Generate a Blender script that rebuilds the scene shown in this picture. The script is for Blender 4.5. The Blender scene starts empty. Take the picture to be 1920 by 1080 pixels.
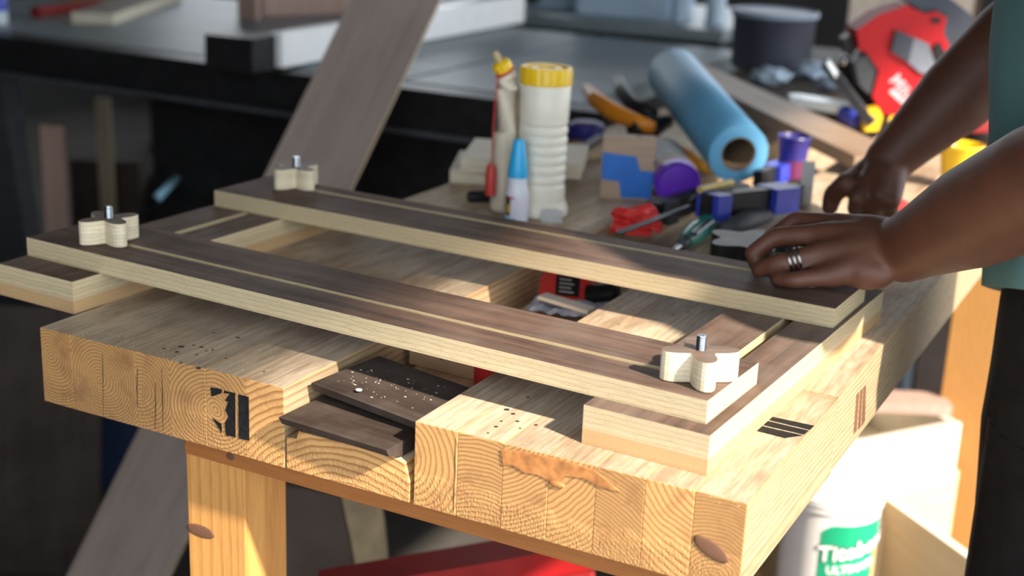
import bpy, bmesh, math, random
from mathutils import Vector, Matrix, noise
random.seed(7)
C = bpy.context.scene.collection
scene = bpy.context.scene
ZB = 0.9                                   # height of the bench top above the floor

# ---------------------------------------------------------------- camera
YAW, PITCH, ROLL = map(math.radians, (-27.113, 17.086, 2.418))
FPX = 2605.5
CAM = Vector((0.2458, -0.8464, 0.4132 + ZB))
_f = Vector((math.sin(YAW)*math.cos(PITCH), math.cos(YAW)*math.cos(PITCH), -math.sin(PITCH)))
_r0 = Vector((math.cos(YAW), -math.sin(YAW), 0)); _u0 = _r0.cross(_f)
RGT = math.cos(ROLL)*_r0 + math.sin(ROLL)*_u0
UPV = -math.sin(ROLL)*_r0 + math.cos(ROLL)*_u0
FWD = _f
cam = bpy.data.cameras.new('camera'); camo = bpy.data.objects.new('camera', cam); C.objects.link(camo)
camo.matrix_world = Matrix(((RGT.x, UPV.x, -FWD.x, CAM.x), (RGT.y, UPV.y, -FWD.y, CAM.y), (RGT.z, UPV.z, -FWD.z, CAM.z), (0, 0, 0, 1)))
cam.sensor_width = 36; cam.lens = FPX*36/1920; cam.clip_start = .05
cam.dof.use_dof = True; cam.dof.focus_distance = 1.12; cam.dof.aperture_fstop = 4.6
scene.camera = camo
FH = Vector((FWD.x, FWD.y, 0)).normalized()         # horizontal view heading
RH = Vector((FH.y, -FH.x, 0))
FACE = math.atan2(RH.y, RH.x)                        # turn that makes local x run across the view

# ---------------------------------------------------------------- light
w = bpy.data.worlds.new('sky'); scene.world = w; w.use_nodes = True
bg = w.node_tree.nodes['Background']; bg.inputs[0].default_value = (.88, .94, 1.0, 1); bg.inputs[1].default_value = 1.6
SUN = Vector((-.75, .24, -.61)).normalized()         # direction the sunlight travels
sl = bpy.data.lights.new('sun', 'SUN'); so = bpy.data.objects.new('sun', sl); C.objects.link(so)
so.rotation_euler = SUN.to_track_quat('-Z', 'Y').to_euler(); so.location = (4, -2, 4)
sl.energy = 6.0; sl.angle = math.radians(2.2); sl.color = (1, .87, .72)
vs = scene.view_settings; vs.view_transform = 'Standard'; vs.look = 'None'; vs.exposure = .97; vs.gamma = 1; vs.use_curve_mapping = False

# ---------------------------------------------------------------- pixels to points (z measured from the bench top)
def ray(px, py): return RGT*((px-960)/FPX) + UPV*((540-py)/FPX) + FWD
def at(px, py, z=0.0):
    d = ray(px, py); return CAM + d*((z+ZB-CAM.z)/d.z)
def aty(px, py, Y):
    d = ray(px, py); return CAM + d*((Y-CAM.y)/d.y)
def atx(px, py, X):
    d = ray(px, py); return CAM + d*((X-CAM.x)/d.x)
def atd(px, py, dep): return CAM + ray(px, py)*dep
def onplane(px, py, P, n):
    d = ray(px, py); return CAM + d*((P-CAM).dot(n)/d.dot(n))

# ---------------------------------------------------------------- materials
MATS = {}
def newmat(name):
    m = bpy.data.materials.new(name); m.use_nodes = True; MATS[name] = m
    nt = m.node_tree; b = nt.nodes['Principled BSDF']; return m, nt, b
def nd(nt, t, **kw):
    n = nt.nodes.new(t)
    for k, v in kw.items():
        if k in n.inputs.keys(): 
            if hasattr(v, 'is_output'): nt.links.new(v, n.inputs[k])
            else: n.inputs[k].default_value = v
        else: setattr(n, k, v)
    return n
def mth(nt, op, a, b=None, c=None):
    n = nt.nodes.new('ShaderNodeMath'); n.operation = op
    for i, v in enumerate((a, b, c)):
        if v is None: continue
        if hasattr(v, 'is_output'): nt.links.new(v, n.inputs[i])
        else: n.inputs[i].default_value = v
    return n.outputs[0]
def ramp(nt, fac, stops, interp='LINEAR'):
    n = nt.nodes.new('ShaderNodeValToRGB'); cr = n.color_ramp; cr.interpolation = interp
    while len(cr.elements) < len(stops): cr.elements.new(.5)
    for e, (p, c) in zip(cr.elements, stops): e.position = p; e.color = (*c, 1) if len(c) == 3 else c
    nt.links.new(fac, n.inputs[0]); return n.outputs[0]
def mix(nt, fac, a, b, mode='MIX'):
    n = nt.nodes.new('ShaderNodeMix'); n.data_type = 'RGBA'; n.blend_type = mode
    for sock, v in ((n.inputs[0], fac), (n.inputs[6], a), (n.inputs[7], b)):
        if hasattr(v, 'is_output'): nt.links.new(v, sock)
        else: sock.default_value = v if not isinstance(v, tuple) else (*v, 1)[:4]
    return n.outputs[2]
def objco(nt, scale=(1, 1, 1)):
    tc = nt.nodes.new('ShaderNodeTexCoord'); mp = nt.nodes.new('ShaderNodeMapping'); mp.inputs['Scale'].default_value = scale
    nt.links.new(tc.outputs['Object'], mp.inputs[0]); return mp.outputs[0]
def noi(nt, vec, scale, detail=3, rough=.5):
    n = nd(nt, 'ShaderNodeTexNoise', Vector=vec, Scale=scale, Detail=detail, Roughness=rough); return n.outputs['Fac']
def bump(nt, b, h, strength=.3, dist=.001):
    n = nd(nt, 'ShaderNodeBump', Height=h, Strength=strength, Distance=dist); nt.links.new(n.outputs[0], b.inputs['Normal'])

def plain(name, col, rough=.5, metal=0, var=.18, scale=25, bmp=.12, trans=0, coat=0, sss=0, spec=None):
    m, nt, b = newmat(name); co = objco(nt)
    f = noi(nt, co, scale, 4); lo = tuple(max(0, c*(1-var)) for c in col); hi = tuple(min(1, c*(1+var)) for c in col)
    nt.links.new(ramp(nt, f, [(.3, lo), (.7, hi)]), b.inputs['Base Color'])
    b.inputs['Roughness'].default_value = rough; b.inputs['Metallic'].default_value = metal
    b.inputs['Transmission Weight'].default_value = trans; b.inputs['Coat Weight'].default_value = coat
    if spec is None and max(col) < .03 and not coat: spec = .22
    if spec is not None: b.inputs['Specular IOR Level'].default_value = spec
    if sss: b.inputs['Subsurface Weight'].default_value = sss; b.inputs['Subsurface Radius'].default_value = (.02, .012, .008); b.inputs['Subsurface Scale'].default_value = .5
    if bmp: bump(nt, b, noi(nt, co, scale*8, 3), bmp, .0006)
    return m

def solidwood(name, light, dark, spacing=.003, spread=.003, contrast=1., stain=None, stainamt=.0, rough=.65, axis='Y', bmp=.25, roughlow=False, streak=.3, vary=.22, blot=None):
    """Solid timber: growth rings about the object's own axis, so ends show rings and faces show grain lines."""
    m, nt, b = newmat(name)
    oi = nt.nodes.new('ShaderNodeObjectInfo'); rnd = oi.outputs['Random']
    st = {'X': (.08, 1, 1), 'Y': (1, .08, 1), 'Z': (1, 1, .08)}[axis]
    co = objco(nt); cs = objco(nt, st)
    off = nd(nt, 'ShaderNodeVectorMath', operation='ADD'); nt.links.new(cs, off.inputs[0])
    cmb = nd(nt, 'ShaderNodeCombineXYZ'); nt.links.new(mth(nt, 'MULTIPLY', rnd, 9.), cmb.inputs[0]); nt.links.new(cmb.outputs[0], off.inputs[1])
    n1 = nd(nt, 'ShaderNodeTexNoise', Vector=off.outputs[0], Scale=22., Detail=2.); sv = nt.nodes.new('ShaderNodeSeparateXYZ'); nt.links.new(co, sv.inputs[0])
    ax = [s for s in 'XYZ' if s != axis]
    nc = nt.nodes.new('ShaderNodeSeparateColor'); nt.links.new(n1.outputs['Color'], nc.inputs[0])
    u = mth(nt, 'ADD', sv.outputs[ax[0]], mth(nt, 'MULTIPLY_ADD', nc.outputs[0], .012, -.006))
    v = mth(nt, 'ADD', sv.outputs[ax[1]], mth(nt, 'MULTIPLY_ADD', nc.outputs[1], .012, -.006))
    r = mth(nt, 'SQRT', mth(nt, 'ADD', mth(nt, 'MULTIPLY', u, u), mth(nt, 'MULTIPLY', v, v)))
    sp = mth(nt, 'MULTIPLY_ADD', rnd, spread, spacing)
    fr = mth(nt, 'FRACT', mth(nt, 'DIVIDE', r, sp))
    k = contrast
    lt = light; dk = tuple(l+(d-l)*k for l, d in zip(light, dark))
    ring = ramp(nt, fr, [(0, lt), (.45, tuple(l*.97 for l in lt)), (.84, dk), (.93, dk), (1, lt)])
    # tone differences between boards, fine streaks along the grain, darker patches
    tone = noi(nt, off.outputs[0], 9., 3)
    col = mix(nt, mth(nt, 'MULTIPLY', tone, .55), ring, tuple(c*f for c, f in zip(light, (.78, .66, .52))))
    fine = noi(nt, cs, 420., 2)
    col = mix(nt, streak, col, ramp(nt, fine, [(.35, tuple(c*.55 for c in light)), (.6, tuple(min(1, c*1.15) for c in light))]))
    bright = mth(nt, 'MULTIPLY_ADD', rnd, vary, 1.08-vary)
    if blot:
        bm_ = noi(nt, off.outputs[0], 34., 4, .6); col = mix(nt, mth(nt, 'MULTIPLY', ramp(nt, bm_, [(.52, (0, 0, 0)), (.70, (1, 1, 1))]), .55), col, blot)
    hs = nd(nt, 'ShaderNodeHueSaturation', Color=col, Value=bright); col = hs.outputs[0]
    if stain:
        sm = noi(nt, objco(nt, (1, .35, 1) if axis == 'Y' else (.35, 1, 1)), 13., 5, .65)
        col = mix(nt, mth(nt, 'MULTIPLY', ramp(nt, sm, [(.45, (0, 0, 0)), (.68, (1, 1, 1))]), stainamt), col, stain)
    nt.links.new(col, b.inputs['Base Color']); b.inputs['Roughness'].default_value = rough
    h = mth(nt, 'MULTIPLY_ADD', fine, .5, fr)
    if roughlow:
        g = nt.nodes.new('ShaderNodeNewGeometry'); gs = nt.nodes.new('ShaderNodeSeparateXYZ'); nt.links.new(g.outputs['Position'], gs.inputs[0])
        nz = noi(nt, objco(nt, (1.3, 1, .7)), 430., 4, .6)
        wob = mth(nt, 'MULTIPLY_ADD', noi(nt, co, 30., 2), .03, ZB-.058)
        msk = mth(nt, 'MULTIPLY', mth(nt, 'SUBTRACT', wob, gs.outputs[2]), 90.)
        msk = nd(nt, 'ShaderNodeClamp', Value=msk).outputs[0]
        h = mth(nt, 'ADD', mth(nt, 'MULTIPLY', h, .25), mth(nt, 'MULTIPLY', mth(nt, 'MULTIPLY', nz, msk), 6.5))
    bump(nt, b, h, bmp, .0012)
    return m

def plywood(name, ply=.0042, light=(.60, .50, .315), dark=(.27, .17, .075), orange=None):
    m, nt, b = newmat(name)
    oi = nt.nodes.new('ShaderNodeObjectInfo')
    co = objco(nt); s = nt.nodes.new('ShaderNodeSeparateXYZ'); nt.links.new(co, s.inputs[0])
    wob = noi(nt, objco(nt, (1, 1, .3)), 14., 3); z = mth(nt, 'MULTIPLY_ADD', wob, .0055, s.outputs[2])
    q = mth(nt, 'DIVIDE', z, ply); lay = mth(nt, 'FLOOR', q); fr = mth(nt, 'FRACT', q)
    wn = nd(nt, 'ShaderNodeTexWhiteNoise', noise_dimensions='1D'); nt.links.new(mth(nt, 'ADD', lay, mth(nt, 'MULTIPLY', oi.outputs['Random'], 37.)), wn.inputs['W'])
    base = ramp(nt, wn.outputs['Value'], [(0, tuple(c*.86 for c in light)), (.5, light), (1, tuple(min(1, c*1.06) for c in light))])
    # long flowing grain inside each ply
    wv = noi(nt, objco(nt, (1.2, 1.2, 30)), 8., 4, .6)
    gl = mth(nt, 'FRACT', mth(nt, 'MULTIPLY', mth(nt, 'ADD', wv, mth(nt, 'MULTIPLY', lay, .37)), 9.))
    base = mix(nt, ramp(nt, gl, [(.0, (.9,)*3), (.12, (0, 0, 0)), (.86, (0, 0, 0)), (1, (.9,)*3)]), base, tuple(c*f for c, f in zip(light, (.68, .60, .5))))
    base = mix(nt, ramp(nt, fr, [(0, (.75,)*3), (.12, (0, 0, 0)), (.92, (0, 0, 0)), (1, (.75,)*3)]), base, dark)
    if orange:
        sel = ramp(nt, mth(nt, 'LESS_THAN', s.outputs[2], orange[0]), [(0, (0, 0, 0)), (1, (1, 1, 1))])
        base = mix(nt, mth(nt, 'MULTIPLY', sel, .75), base, mix(nt, wv, orange[1], tuple(c*.6 for c in orange[1])))
    fl = noi(nt, objco(nt, (1, 1, 3)), 500., 2)
    base = mix(nt, .2, base, ramp(nt, fl, [(.3, tuple(c*.5 for c in light)), (.6, light)]))
    nt.links.new(base, b.inputs['Base Color']); b.inputs['Roughness'].default_value = .7
    bump(nt, b, mth(nt, 'ADD', fl, fr), .2, .0008)
    return m

def veneer(name, c1, c2, axis='X', rough=.5, dust=.25, scale=1., spec=.5):
    """Board face: streaks along one local axis plus pale dust and scratches."""
    m, nt, b = newmat(name)
    st = {'X': (.05, 1, 1), 'Y': (1, .05, 1), 'Z': (1, 1, .05)}[axis]
    oi = nt.nodes.new('ShaderNodeObjectInfo')
    f1 = noi(nt, objco(nt, st), 95.*scale, 5, .65); f2 = noi(nt, objco(nt, tuple(s*1 for s in st)), 420.*scale, 2)
    col = ramp(nt, f1, [(.3, c1), (.5, tuple((a+b_)/2 for a, b_ in zip(c1, c2))), (.72, c2)])
    col = mix(nt, mth(nt, 'MULTIPLY', f2, .45), col, tuple(c*.5 for c in c1))
    d = noi(nt, objco(nt), 6., 4, .7); sp = noi(nt, objco(nt), 900., 2)
    dm = mth(nt, 'MULTIPLY', ramp(nt, d, [(.4, (0, 0, 0)), (.75, (1, 1, 1))]), dust)
    dm = mth(nt, 'ADD', dm, mth(nt, 'MULTIPLY', ramp(nt, sp, [(.66, (0, 0, 0)), (.74, (1, 1, 1))]), dust*.8))
    col = mix(nt, dm, col, (.5, .44, .38))
    nt.links.new(col, b.inputs['Base Color']); b.inputs['Roughness'].default_value = rough; b.inputs['Specular IOR Level'].default_value = spec
    bump(nt, b, mth(nt, 'ADD', f1, f2), .18, .0008)
    return m

def lettercol(name, col): return plain(name, col, .6, var=.03, bmp=0)

# bench timber
solidwood('pine_end', (.68, .39, .15), (.27, .105, .028), .0024, .0036, 1., rough=.75, bmp=.5, roughlow=True, streak=.12, vary=.34, blot=(.30, .12, .05))
solidwood('pine_top', (.63, .52, .385), (.36, .26, .165), .0035, .004, .8, stain=(.21, .12, .06), stainamt=.85, rough=.6, bmp=.3, streak=.4)
solidwood('pine_side', (.52, .40, .25), (.25, .145, .065), .004, .003, 1., rough=.62, streak=.25)
solidwood('leg_pine', (.70, .36, .11), (.50, .22, .055), .006, .004, .9, axis='Z', rough=.5, streak=.2)
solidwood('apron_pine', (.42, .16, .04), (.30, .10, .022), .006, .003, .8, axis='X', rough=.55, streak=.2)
solidwood('scrap_pine', (.66, .55, .38), (.5, .38, .22), .006, .004, .8, axis='X')
plywood('ply_edge'); plywood('ply_edge_two', orange=(.0125, (.62, .34, .12))); plywood('ply_knob', .0036, (.74, .66, .48), (.42, .31, .15))
plywood('ply_pale', .0045, (.80, .74, .58), (.5, .4, .25))
veneer('rail_face', (.045, .027, .02), (.20, .115, .083), 'X', .6, .2, 1., .18)
veneer('bar_face', (.06, .037, .028), (.19, .115, .085), 'X', .62, .28, 1., .2)
veneer('walnut_scrap', (.028, .019, .015), (.075, .052, .042), 'X', .7, .18, 1., .25)
veneer('walnut_plank', (.20, .155, .135), (.33, .265, .235), 'Z', .6, .1, .5)
veneer('knob_face', (.10, .065, .045), (.24, .165, .12), 'X', .5, .2)
veneer('oak_board', (.20, .13, .08), (.40, .28, .19), 'X', .5, .2, .6)
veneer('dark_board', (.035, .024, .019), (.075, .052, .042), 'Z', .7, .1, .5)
veneer('pink_board', (.42, .27, .22), (.55, .38, .31), 'Z', .7, .1, .5)
veneer('white_ply', (.74, .68, .56), (.86, .80, .68), 'X', .6, .1, .5)
veneer('tan_ply', (.60, .46, .28), (.74, .60, .40), 'X', .6, .1, .5)
veneer('block_face', (.40, .28, .19), (.55, .41, .30), 'X', .6, .1, .7)
veneer('cast_iron', (.12, .16, .18), (.25, .32, .36), 'X', .42, .15, .25)
plain('pith', (.12, .06, .03), .8); plain('knot', (.16, .075, .04), .6); plain('nail', (.07, .052, .042), .5, .3); plain('ink', (.012, .012, .013), .75, var=.5, scale=200)
plain('resin', (.47, .20, .065), .4, var=.4, scale=110, coat=.25); plain('crack', (.05, .025, .012), .9)
plain('steel', (.62, .66, .70), .22, 1, .1, 60, .05); plain('dark_steel', (.10, .115, .135), .35, .9)
plain('black_metal', (.012, .012, .013), .5, 0, .3); plain('black_plastic', (.015, .015, .017), .42, 0, .3); plain('charcoal', (.05, .055, .065), .5)
plain('saw_black', (.018, .018, .019), .38, 0, .3); plain('saw_grey', (.065, .07, .08), .5); plain('fence_white', (.94, .95, .96), .3, bmp=.02, var=.03); plain('navy', (.02, .035, .075), .4)
plain('glue_white', (.80, .78, .68), .35, var=.05, sss=.3, bmp=.03); plain('glue_tube', (.66, .60, .48), .4, var=.08, sss=.2, bmp=.03); plain('tube_gap', (.22, .16, .09), .6)
plain('cap_yellow', (.86, .56, .015), .35, var=.06, bmp=.03); plain('tip_tan', (.45, .36, .2), .6); plain('cord_red', (.45, .03, .03), .5)
plain('clear_plastic', (.72, .74, .86), .3, var=.04, sss=.3, bmp=.02); plain('cap_blue', (.02, .42, .82), .3, var=.04, bmp=.02); plain('label_dark', (.06, .045, .02), .6, var=.6, scale=300); plain('label_yellow', (.6, .4, .03), .6); plain('label_red', (.5, .05, .03), .6); plain('label_blue', (.05, .45, .75), .6)
plain('paint_blue', (.012, .155, .60), .4, var=.12, scale=40); plain('roll_blue', (.13, .40, .66), .45, var=.06, scale=10, bmp=.03); plain('card_core', (.26, .18, .11), .8)
plain('purple', (.13, .025, .52), .35, var=.15); plain('tan_rim', (.42, .34, .24), .6); plain('red_plastic', (.74, .035, .035), .4, var=.15, bmp=.03); plain('teal', (.02, .26, .20), .3, coat=.4)
plain('clamp_blue', (.03, .05, .42), .4); plain('grey_face', (.40, .41, .42), .6, var=.12, scale=40); plain('clamp_orange', (.80, .28, .015), .4, var=.08, bmp=.03); plain('pad_orange', (.9, .45, .06), .4)
plain('tool_red', (.42, .008, .013), .5, var=.08, bmp=.03, spec=.25); plain('tool_grey', (.045, .055, .075), .55, spec=.3); plain('tool_light', (.16, .18, .22), .5, spec=.3); plain('letter_white', (.55, .42, .46), .5, bmp=0)
plain('drum_side', (.035, .04, .06), .45, var=.3, scale=8); plain('drum_top', (.30, .36, .46), .5, var=.2, scale=12); plain('pale_blue', (.42, .55, .68), .4, var=.12, scale=8); plain('tray_white', (.70, .82, .92), .25)
plain('violet_cup', (.025, .02, .19), .4); plain('pink_cup', (.12, .015, .07), .5); plain('tape_white', (.55, .57, .58), .5); plain('lid_violet', (.025, .025, .20), .4)
plain('cup_yellow', (.88, .60, .02), .35, var=.08); plain('cup_red', (.75, .03, .03), .35); plain('cup_inside', (.62, .38, .26), .6); plain('dark_red', (.25, .012, .012), .45)
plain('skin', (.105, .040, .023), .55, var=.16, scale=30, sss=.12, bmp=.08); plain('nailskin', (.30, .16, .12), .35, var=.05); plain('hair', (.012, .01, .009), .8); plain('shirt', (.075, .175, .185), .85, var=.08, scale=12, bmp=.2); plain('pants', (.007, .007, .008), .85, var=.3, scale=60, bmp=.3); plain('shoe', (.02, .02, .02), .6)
plain('ring_metal', (.25, .24, .24), .3, 1); plain('eye', (.8, .8, .78), .2); plain('cardboard', (.62, .42, .25), .8, var=.08, scale=60); plain('print', (.16, .10, .07), .8); plain('bag', (.34, .36, .44), .25, var=.4, scale=50, bmp=.6); plain('chip', (.72, .62, .45), .8)
plain('red_paint', (.30, .009, .011), .3, var=.2, scale=14, coat=.3); plain('bark_edge', (.34, .27, .16), .7, var=.25); plain('live_face', (.075, .055, .045), .75, var=.3, scale=9)
plain('bucket_white', (.84, .82, .78), .4, var=.03, bmp=.02, sss=.1); plain('label_green', (.01, .34, .17), .45, var=.04, bmp=0); plain('letter_black', (.03, .03, .03), .6, bmp=0); plain('letter_pale', (.86, .86, .84), .5, bmp=0); plain('label_gold', (.55, .42, .1), .5)
plain('wall_dark', (.03, .029, .028), .9, var=.4, scale=2); plain('roof_tin', (.10, .095, .09), .7, var=.3, scale=2); plain('pegboard', (.10, .085, .07), .8); plain('beige', (.50, .42, .34), .8); plain('post_brown', (.10, .06, .04), .8); plain('blue_bin', (.03, .05, .12), .5); plain('floor_pale', (.30, .27, .22), .9); plain('yellow_case', (.75, .45, .02), .5); plain('bottle_blue', (.04, .06, .5), .3); plain('cyan_steel', (.36, .68, .88), .3)
def floormat():
    m, nt, b = newmat('concrete'); co = objco(nt)
    a = noi(nt, co, 3., 6, .7); c = noi(nt, co, 60., 4, .7)
    col = ramp(nt, mth(nt, 'MULTIPLY_ADD', c, .4, mth(nt, 'MULTIPLY', a, .6)), [(.3, (.04, .037, .034)), (.7, (.095, .085, .077))])
    nt.links.new(col, b.inputs['Base Color']); b.inputs['Roughness'].default_value = .9; bump(nt, b, c, .3, .003)
floormat()

# ---------------------------------------------------------------- mesh helpers
def add(bm, vs_, fs, mi=0, M=None):
    bv = [bm.verts.new(M @ Vector(v) if M else Vector(v)) for v in vs_]; out = []
    for f in fs:
        try: face = bm.faces.new([bv[i] for i in f])
        except ValueError: continue
        face.material_index = mi; out.append(face)
    return bv, out
def box(bm, a, b, mi=0, M=None, slots=None):
    """slots: material index for (x faces, y faces, z faces)"""
    (x0, y0, z0), (x1, y1, z1) = a, b
    v = [(x0, y0, z0), (x1, y0, z0), (x1, y1, z0), (x0, y1, z0), (x0, y0, z1), (x1, y0, z1), (x1, y1, z1), (x0, y1, z1)]
    _, f = add(bm, v, [(0, 3, 2, 1), (4, 5, 6, 7), (0, 1, 5, 4), (2, 3, 7, 6), (1, 2, 6, 5), (3, 0, 4, 7)], mi, M)
    if slots:
        for i, s in zip(range(6), (slots[2], slots[2], slots[1], slots[1], slots[0], slots[0])): f[i].material_index = s
    return bm
def prism(bm, poly, z0, z1, mi=0, M=None, side=None):
    n = len(poly)
    vs_ = [(x, y, z0) for x, y in poly] + [(x, y, z1) for x, y in poly]
    fs = [tuple(reversed(range(n))), tuple(range(n, 2*n))] + [(i, (i+1) % n, n+(i+1) % n, n+i) for i in range(n)]
    _, f = add(bm, vs_, fs, mi, M)
    if side is not None:
        for q in f[2:]: q.material_index = side
    return bm
def lathe(bm, prof, n=32, mi=0, M=None, close=True, rfun=None):
    rings = []
    for (r, z) in prof:
        ring = []
        for i in range(n):
            a = 2*math.pi*i/n; rr = rfun(r, z, a) if rfun else r
            p = Vector((rr*math.cos(a), rr*math.sin(a), z)); ring.append(bm.verts.new(M @ p if M else p))
        rings.append(ring)
    for A, B in zip(rings, rings[1:]):
        for i in range(n):
            f = bm.faces.new((A[i], A[(i+1) % n], B[(i+1) % n], B[i])); f.material_index = mi
    if close:
        for R_, rev in ((rings[0], True), (rings[-1], False)):
            f = bm.faces.new(list(reversed(R_)) if rev else R_); f.material_index = mi
    return bm
def tube(bm, pts, rad, n=12, mi=0, flat=1.0, caps=True):
    pts = [Vector(p) for p in pts]; rad = rad if isinstance(rad, (list, tuple)) else [rad]*len(pts)
    up = Vector((0, 0, 1)); rings = []
    for i, p in enumerate(pts):
        t = (pts[min(i+1, len(pts)-1)]-pts[max(i-1, 0)]).normalized()
        s = t.cross(up); s = s.normalized() if s.length > 1e-3 else Vector((1, 0, 0)); q = s.cross(t).normalized()
        rings.append([bm.verts.new(p + s*(rad[i]*math.cos(2*math.pi*k/n)) + q*(rad[i]*flat*math.sin(2*math.pi*k/n))) for k in range(n)])
    for A, B in zip(rings, rings[1:]):
        for k in range(n): bm.faces.new((A[k], A[(k+1) % n], B[(k+1) % n], B[k])).material_index = mi
    if caps: bm.faces.new(list(reversed(rings[0]))).material_index = mi; bm.faces.new(rings[-1]).material_index = mi
    return bm
def ball(bm, c, r, mi=0, sc=(1, 1, 1), seg=14, R=None):
    M = Matrix.Translation(Vector(c)) @ (R if R else Matrix.Identity(4)) @ Matrix.Diagonal((r*sc[0], r*sc[1], r*sc[2], 1))
    res = bmesh.ops.create_uvsphere(bm, u_segments=seg, v_segments=max(6, seg//2+1), radius=1, matrix=M)
    for v in res['verts']:
        for f in v.link_faces: f.material_index = mi
    return bm
def along(p, q, roll=0.0):
    """matrix with local z running from p to q"""
    d = (Vector(q)-Vector(p)); R = d.to_track_quat('Z', 'Y').to_matrix().to_4x4()
    return Matrix.Translation(Vector(p)) @ R @ Matrix.Rotation(roll, 4, 'Z'), d.length
def B_(): return bmesh.new()
def obj(name, bm, mats, parent=None, loc=(0, 0, 0), rot=(0, 0, 0), bevel=0, seg=2, smooth=False, kind=None, label=None, M=None):
    if bevel:
        es = [e for e in bm.edges if len(e.link_faces) == 2 and e.calc_face_angle(0) > .6]
        bmesh.ops.bevel(bm, geom=es, offset=bevel, segments=seg, profile=.5, affect='EDGES', clamp_overlap=True)
    bmesh.ops.recalc_face_normals(bm, faces=bm.faces)
    me = bpy.data.meshes.new(name); bm.to_mesh(me); bm.free()
    for m in (mats if isinstance(mats, (list, tuple)) else [mats]): me.materials.append(MATS[m])
    if smooth:
        me.shade_smooth()
        if smooth is not True: me.set_sharp_from_angle(angle=math.radians(smooth))
    o = bpy.data.objects.new(name, me); C.objects.link(o)
    if M is not None: o.matrix_world = M
    else: o.location = loc; o.rotation_euler = rot
    if parent: o.parent = parent
    if kind: o['kind'] = kind
    if label: o['label'] = label
    return o
def tag(o, label, cat, group=None):
    o['label'] = label; o['category'] = cat
    if group: o['group'] = group
    return o
def thing(name, label, cat, loc=(0, 0, 0), rotz=0, group=None, M=None):
    o = bpy.data.objects.new(name, None); C.objects.link(o); o.empty_display_size = .05
    if M is not None: o.matrix_world = M
    else: o.location = loc; o.rotation_euler = (0, 0, rotz)
    return tag(o, label, cat, group)
def struct(name, bm, mats, **k):
    o = obj(name, bm, mats, **k); o['kind'] = 'structure'; return o
def rotor(vecs): return vecs
def textmesh(s, size, extrude=.0004, offset=0):
    cu = bpy.data.curves.new('txt', 'FONT'); cu.body = s; cu.size = size; cu.extrude = extrude; cu.offset = offset; cu.align_x = 'CENTER'; cu.align_y = 'CENTER'; cu.resolution_u = 4
    o = bpy.data.objects.new('txt', cu); C.objects.link(o)
    dg = bpy.context.evaluated_depsgraph_get(); me = bpy.data.meshes.new_from_object(o.evaluated_get(dg))
    bm = bmesh.new(); bm.from_mesh(me); bpy.data.objects.remove(o); bpy.data.meshes.remove(me); return bm
V = Vector

# ================================================================ the setting
bm = B_(); box(bm, (-5, -4, -.1), (6, 6, 0)); struct('floor', bm, 'concrete')
plain('gravel', (.36, .33, .28), .95, var=.3, scale=40, bmp=.4)
bm = B_(); box(bm, (1.75, -4, .0005), (6, 6, .02)); struct('ground_outside', bm, 'gravel')
bm = B_(); box(bm, (-5, 5.0, 0), (2.6, 5.12, 1.15)); struct('wall_back', bm, 'wall_dark')
bm = B_(); box(bm, (-5.12, -1.72, 0), (-5, 5.12, 2.6)); struct('wall_left', bm, 'wall_dark')
bm = B_(); box(bm, (-5.12, -1.72, 0), (-.55, -1.6, 2.56)); struct('wall_front', bm, 'wall_dark')
bm = B_()
EDGE = 1.57
box(bm, (-5.12, -1.6, 2.5), (EDGE, 5.12, 2.56)); struct('ceiling', bm, 'roof_tin')

# added cabinet, out of view left of the bench, to shade the leaning plank
tc = thing('shade_cabinet', 'added unseen dark grey cabinet with drawers, shading the plank left of the workbench', 'cabinet', (-1.5, -.62, 0))
bm = B_(); box(bm, (-.68, -.45, .001), (.68, .45, .86)); obj('cabinet_body', bm, 'saw_grey', tc, bevel=.004)
for i in range(4):
    bm = B_(); box(bm, (-.64, .4505, .05+i*.2), (.64, .462, .23+i*.2)); dw = obj('drawer', bm, 'charcoal', tc, bevel=.003)
    bm = B_(); box(bm, (-.3, .4625, .19+i*.2), (.3, .478, .205+i*.2)); obj('handle', bm, 'steel', dw, bevel=.003)

# ================================================================ workbench
WB = .657; S1 = -WB+.267; S2 = -.266; TH = .07; LEN = 1.60
bench = thing('workbench', 'heavy laminated pine workbench with a slot along its top and orange pine legs', 'workbench', (-WB/2, LEN/2, 0))
BO = V(bench.location)
def bpart(name, bm, mats, origin=(0, 0, 0), **k):
    """bm in world coordinates; origin becomes the part's own origin (the pith of its growth rings)"""
    o_ = V(origin); bmesh.ops.translate(bm, verts=bm.verts, vec=-o_)
    return obj(name, bm, mats, bench, loc=o_-BO, **k)
def lam(x0, x1, pith, y0=0., y1=LEN, z0=ZB-TH, z1=ZB, dz=0):
    bm = B_(); g = .00004
    box(bm, (x0+g, y0, z0), (x1-g, y1, z1+dz), slots=(2, 0, 1))
    return bpart('lamination', bm, ['pine_end', 'pine_top', 'pine_side'], (pith[0], 0, ZB+pith[1]), bevel=.0005, seg=1)
xs = [0, .036, .110, .148, .187, .228, .267]
pi1 = [(.012, -.024), (.069, -.033), (.115, -.036), (.187, -.036), (.196, -.034), (.30, -.11)]
for i in range(6):
    lam(-WB+xs[i], -WB+xs[i+1], (-WB+pi1[i][0], pi1[i][1]), y0=random.uniform(-.0002, .0002))
xs2 = [0, .038, .077, .115, .153, .191, .228, .266]
pi2 = [(-.012, -.03), (.062, -.115), (.055, .03), (.062, .035), (.10, -.16), (.27, .05), (.262, -.012)]
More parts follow.
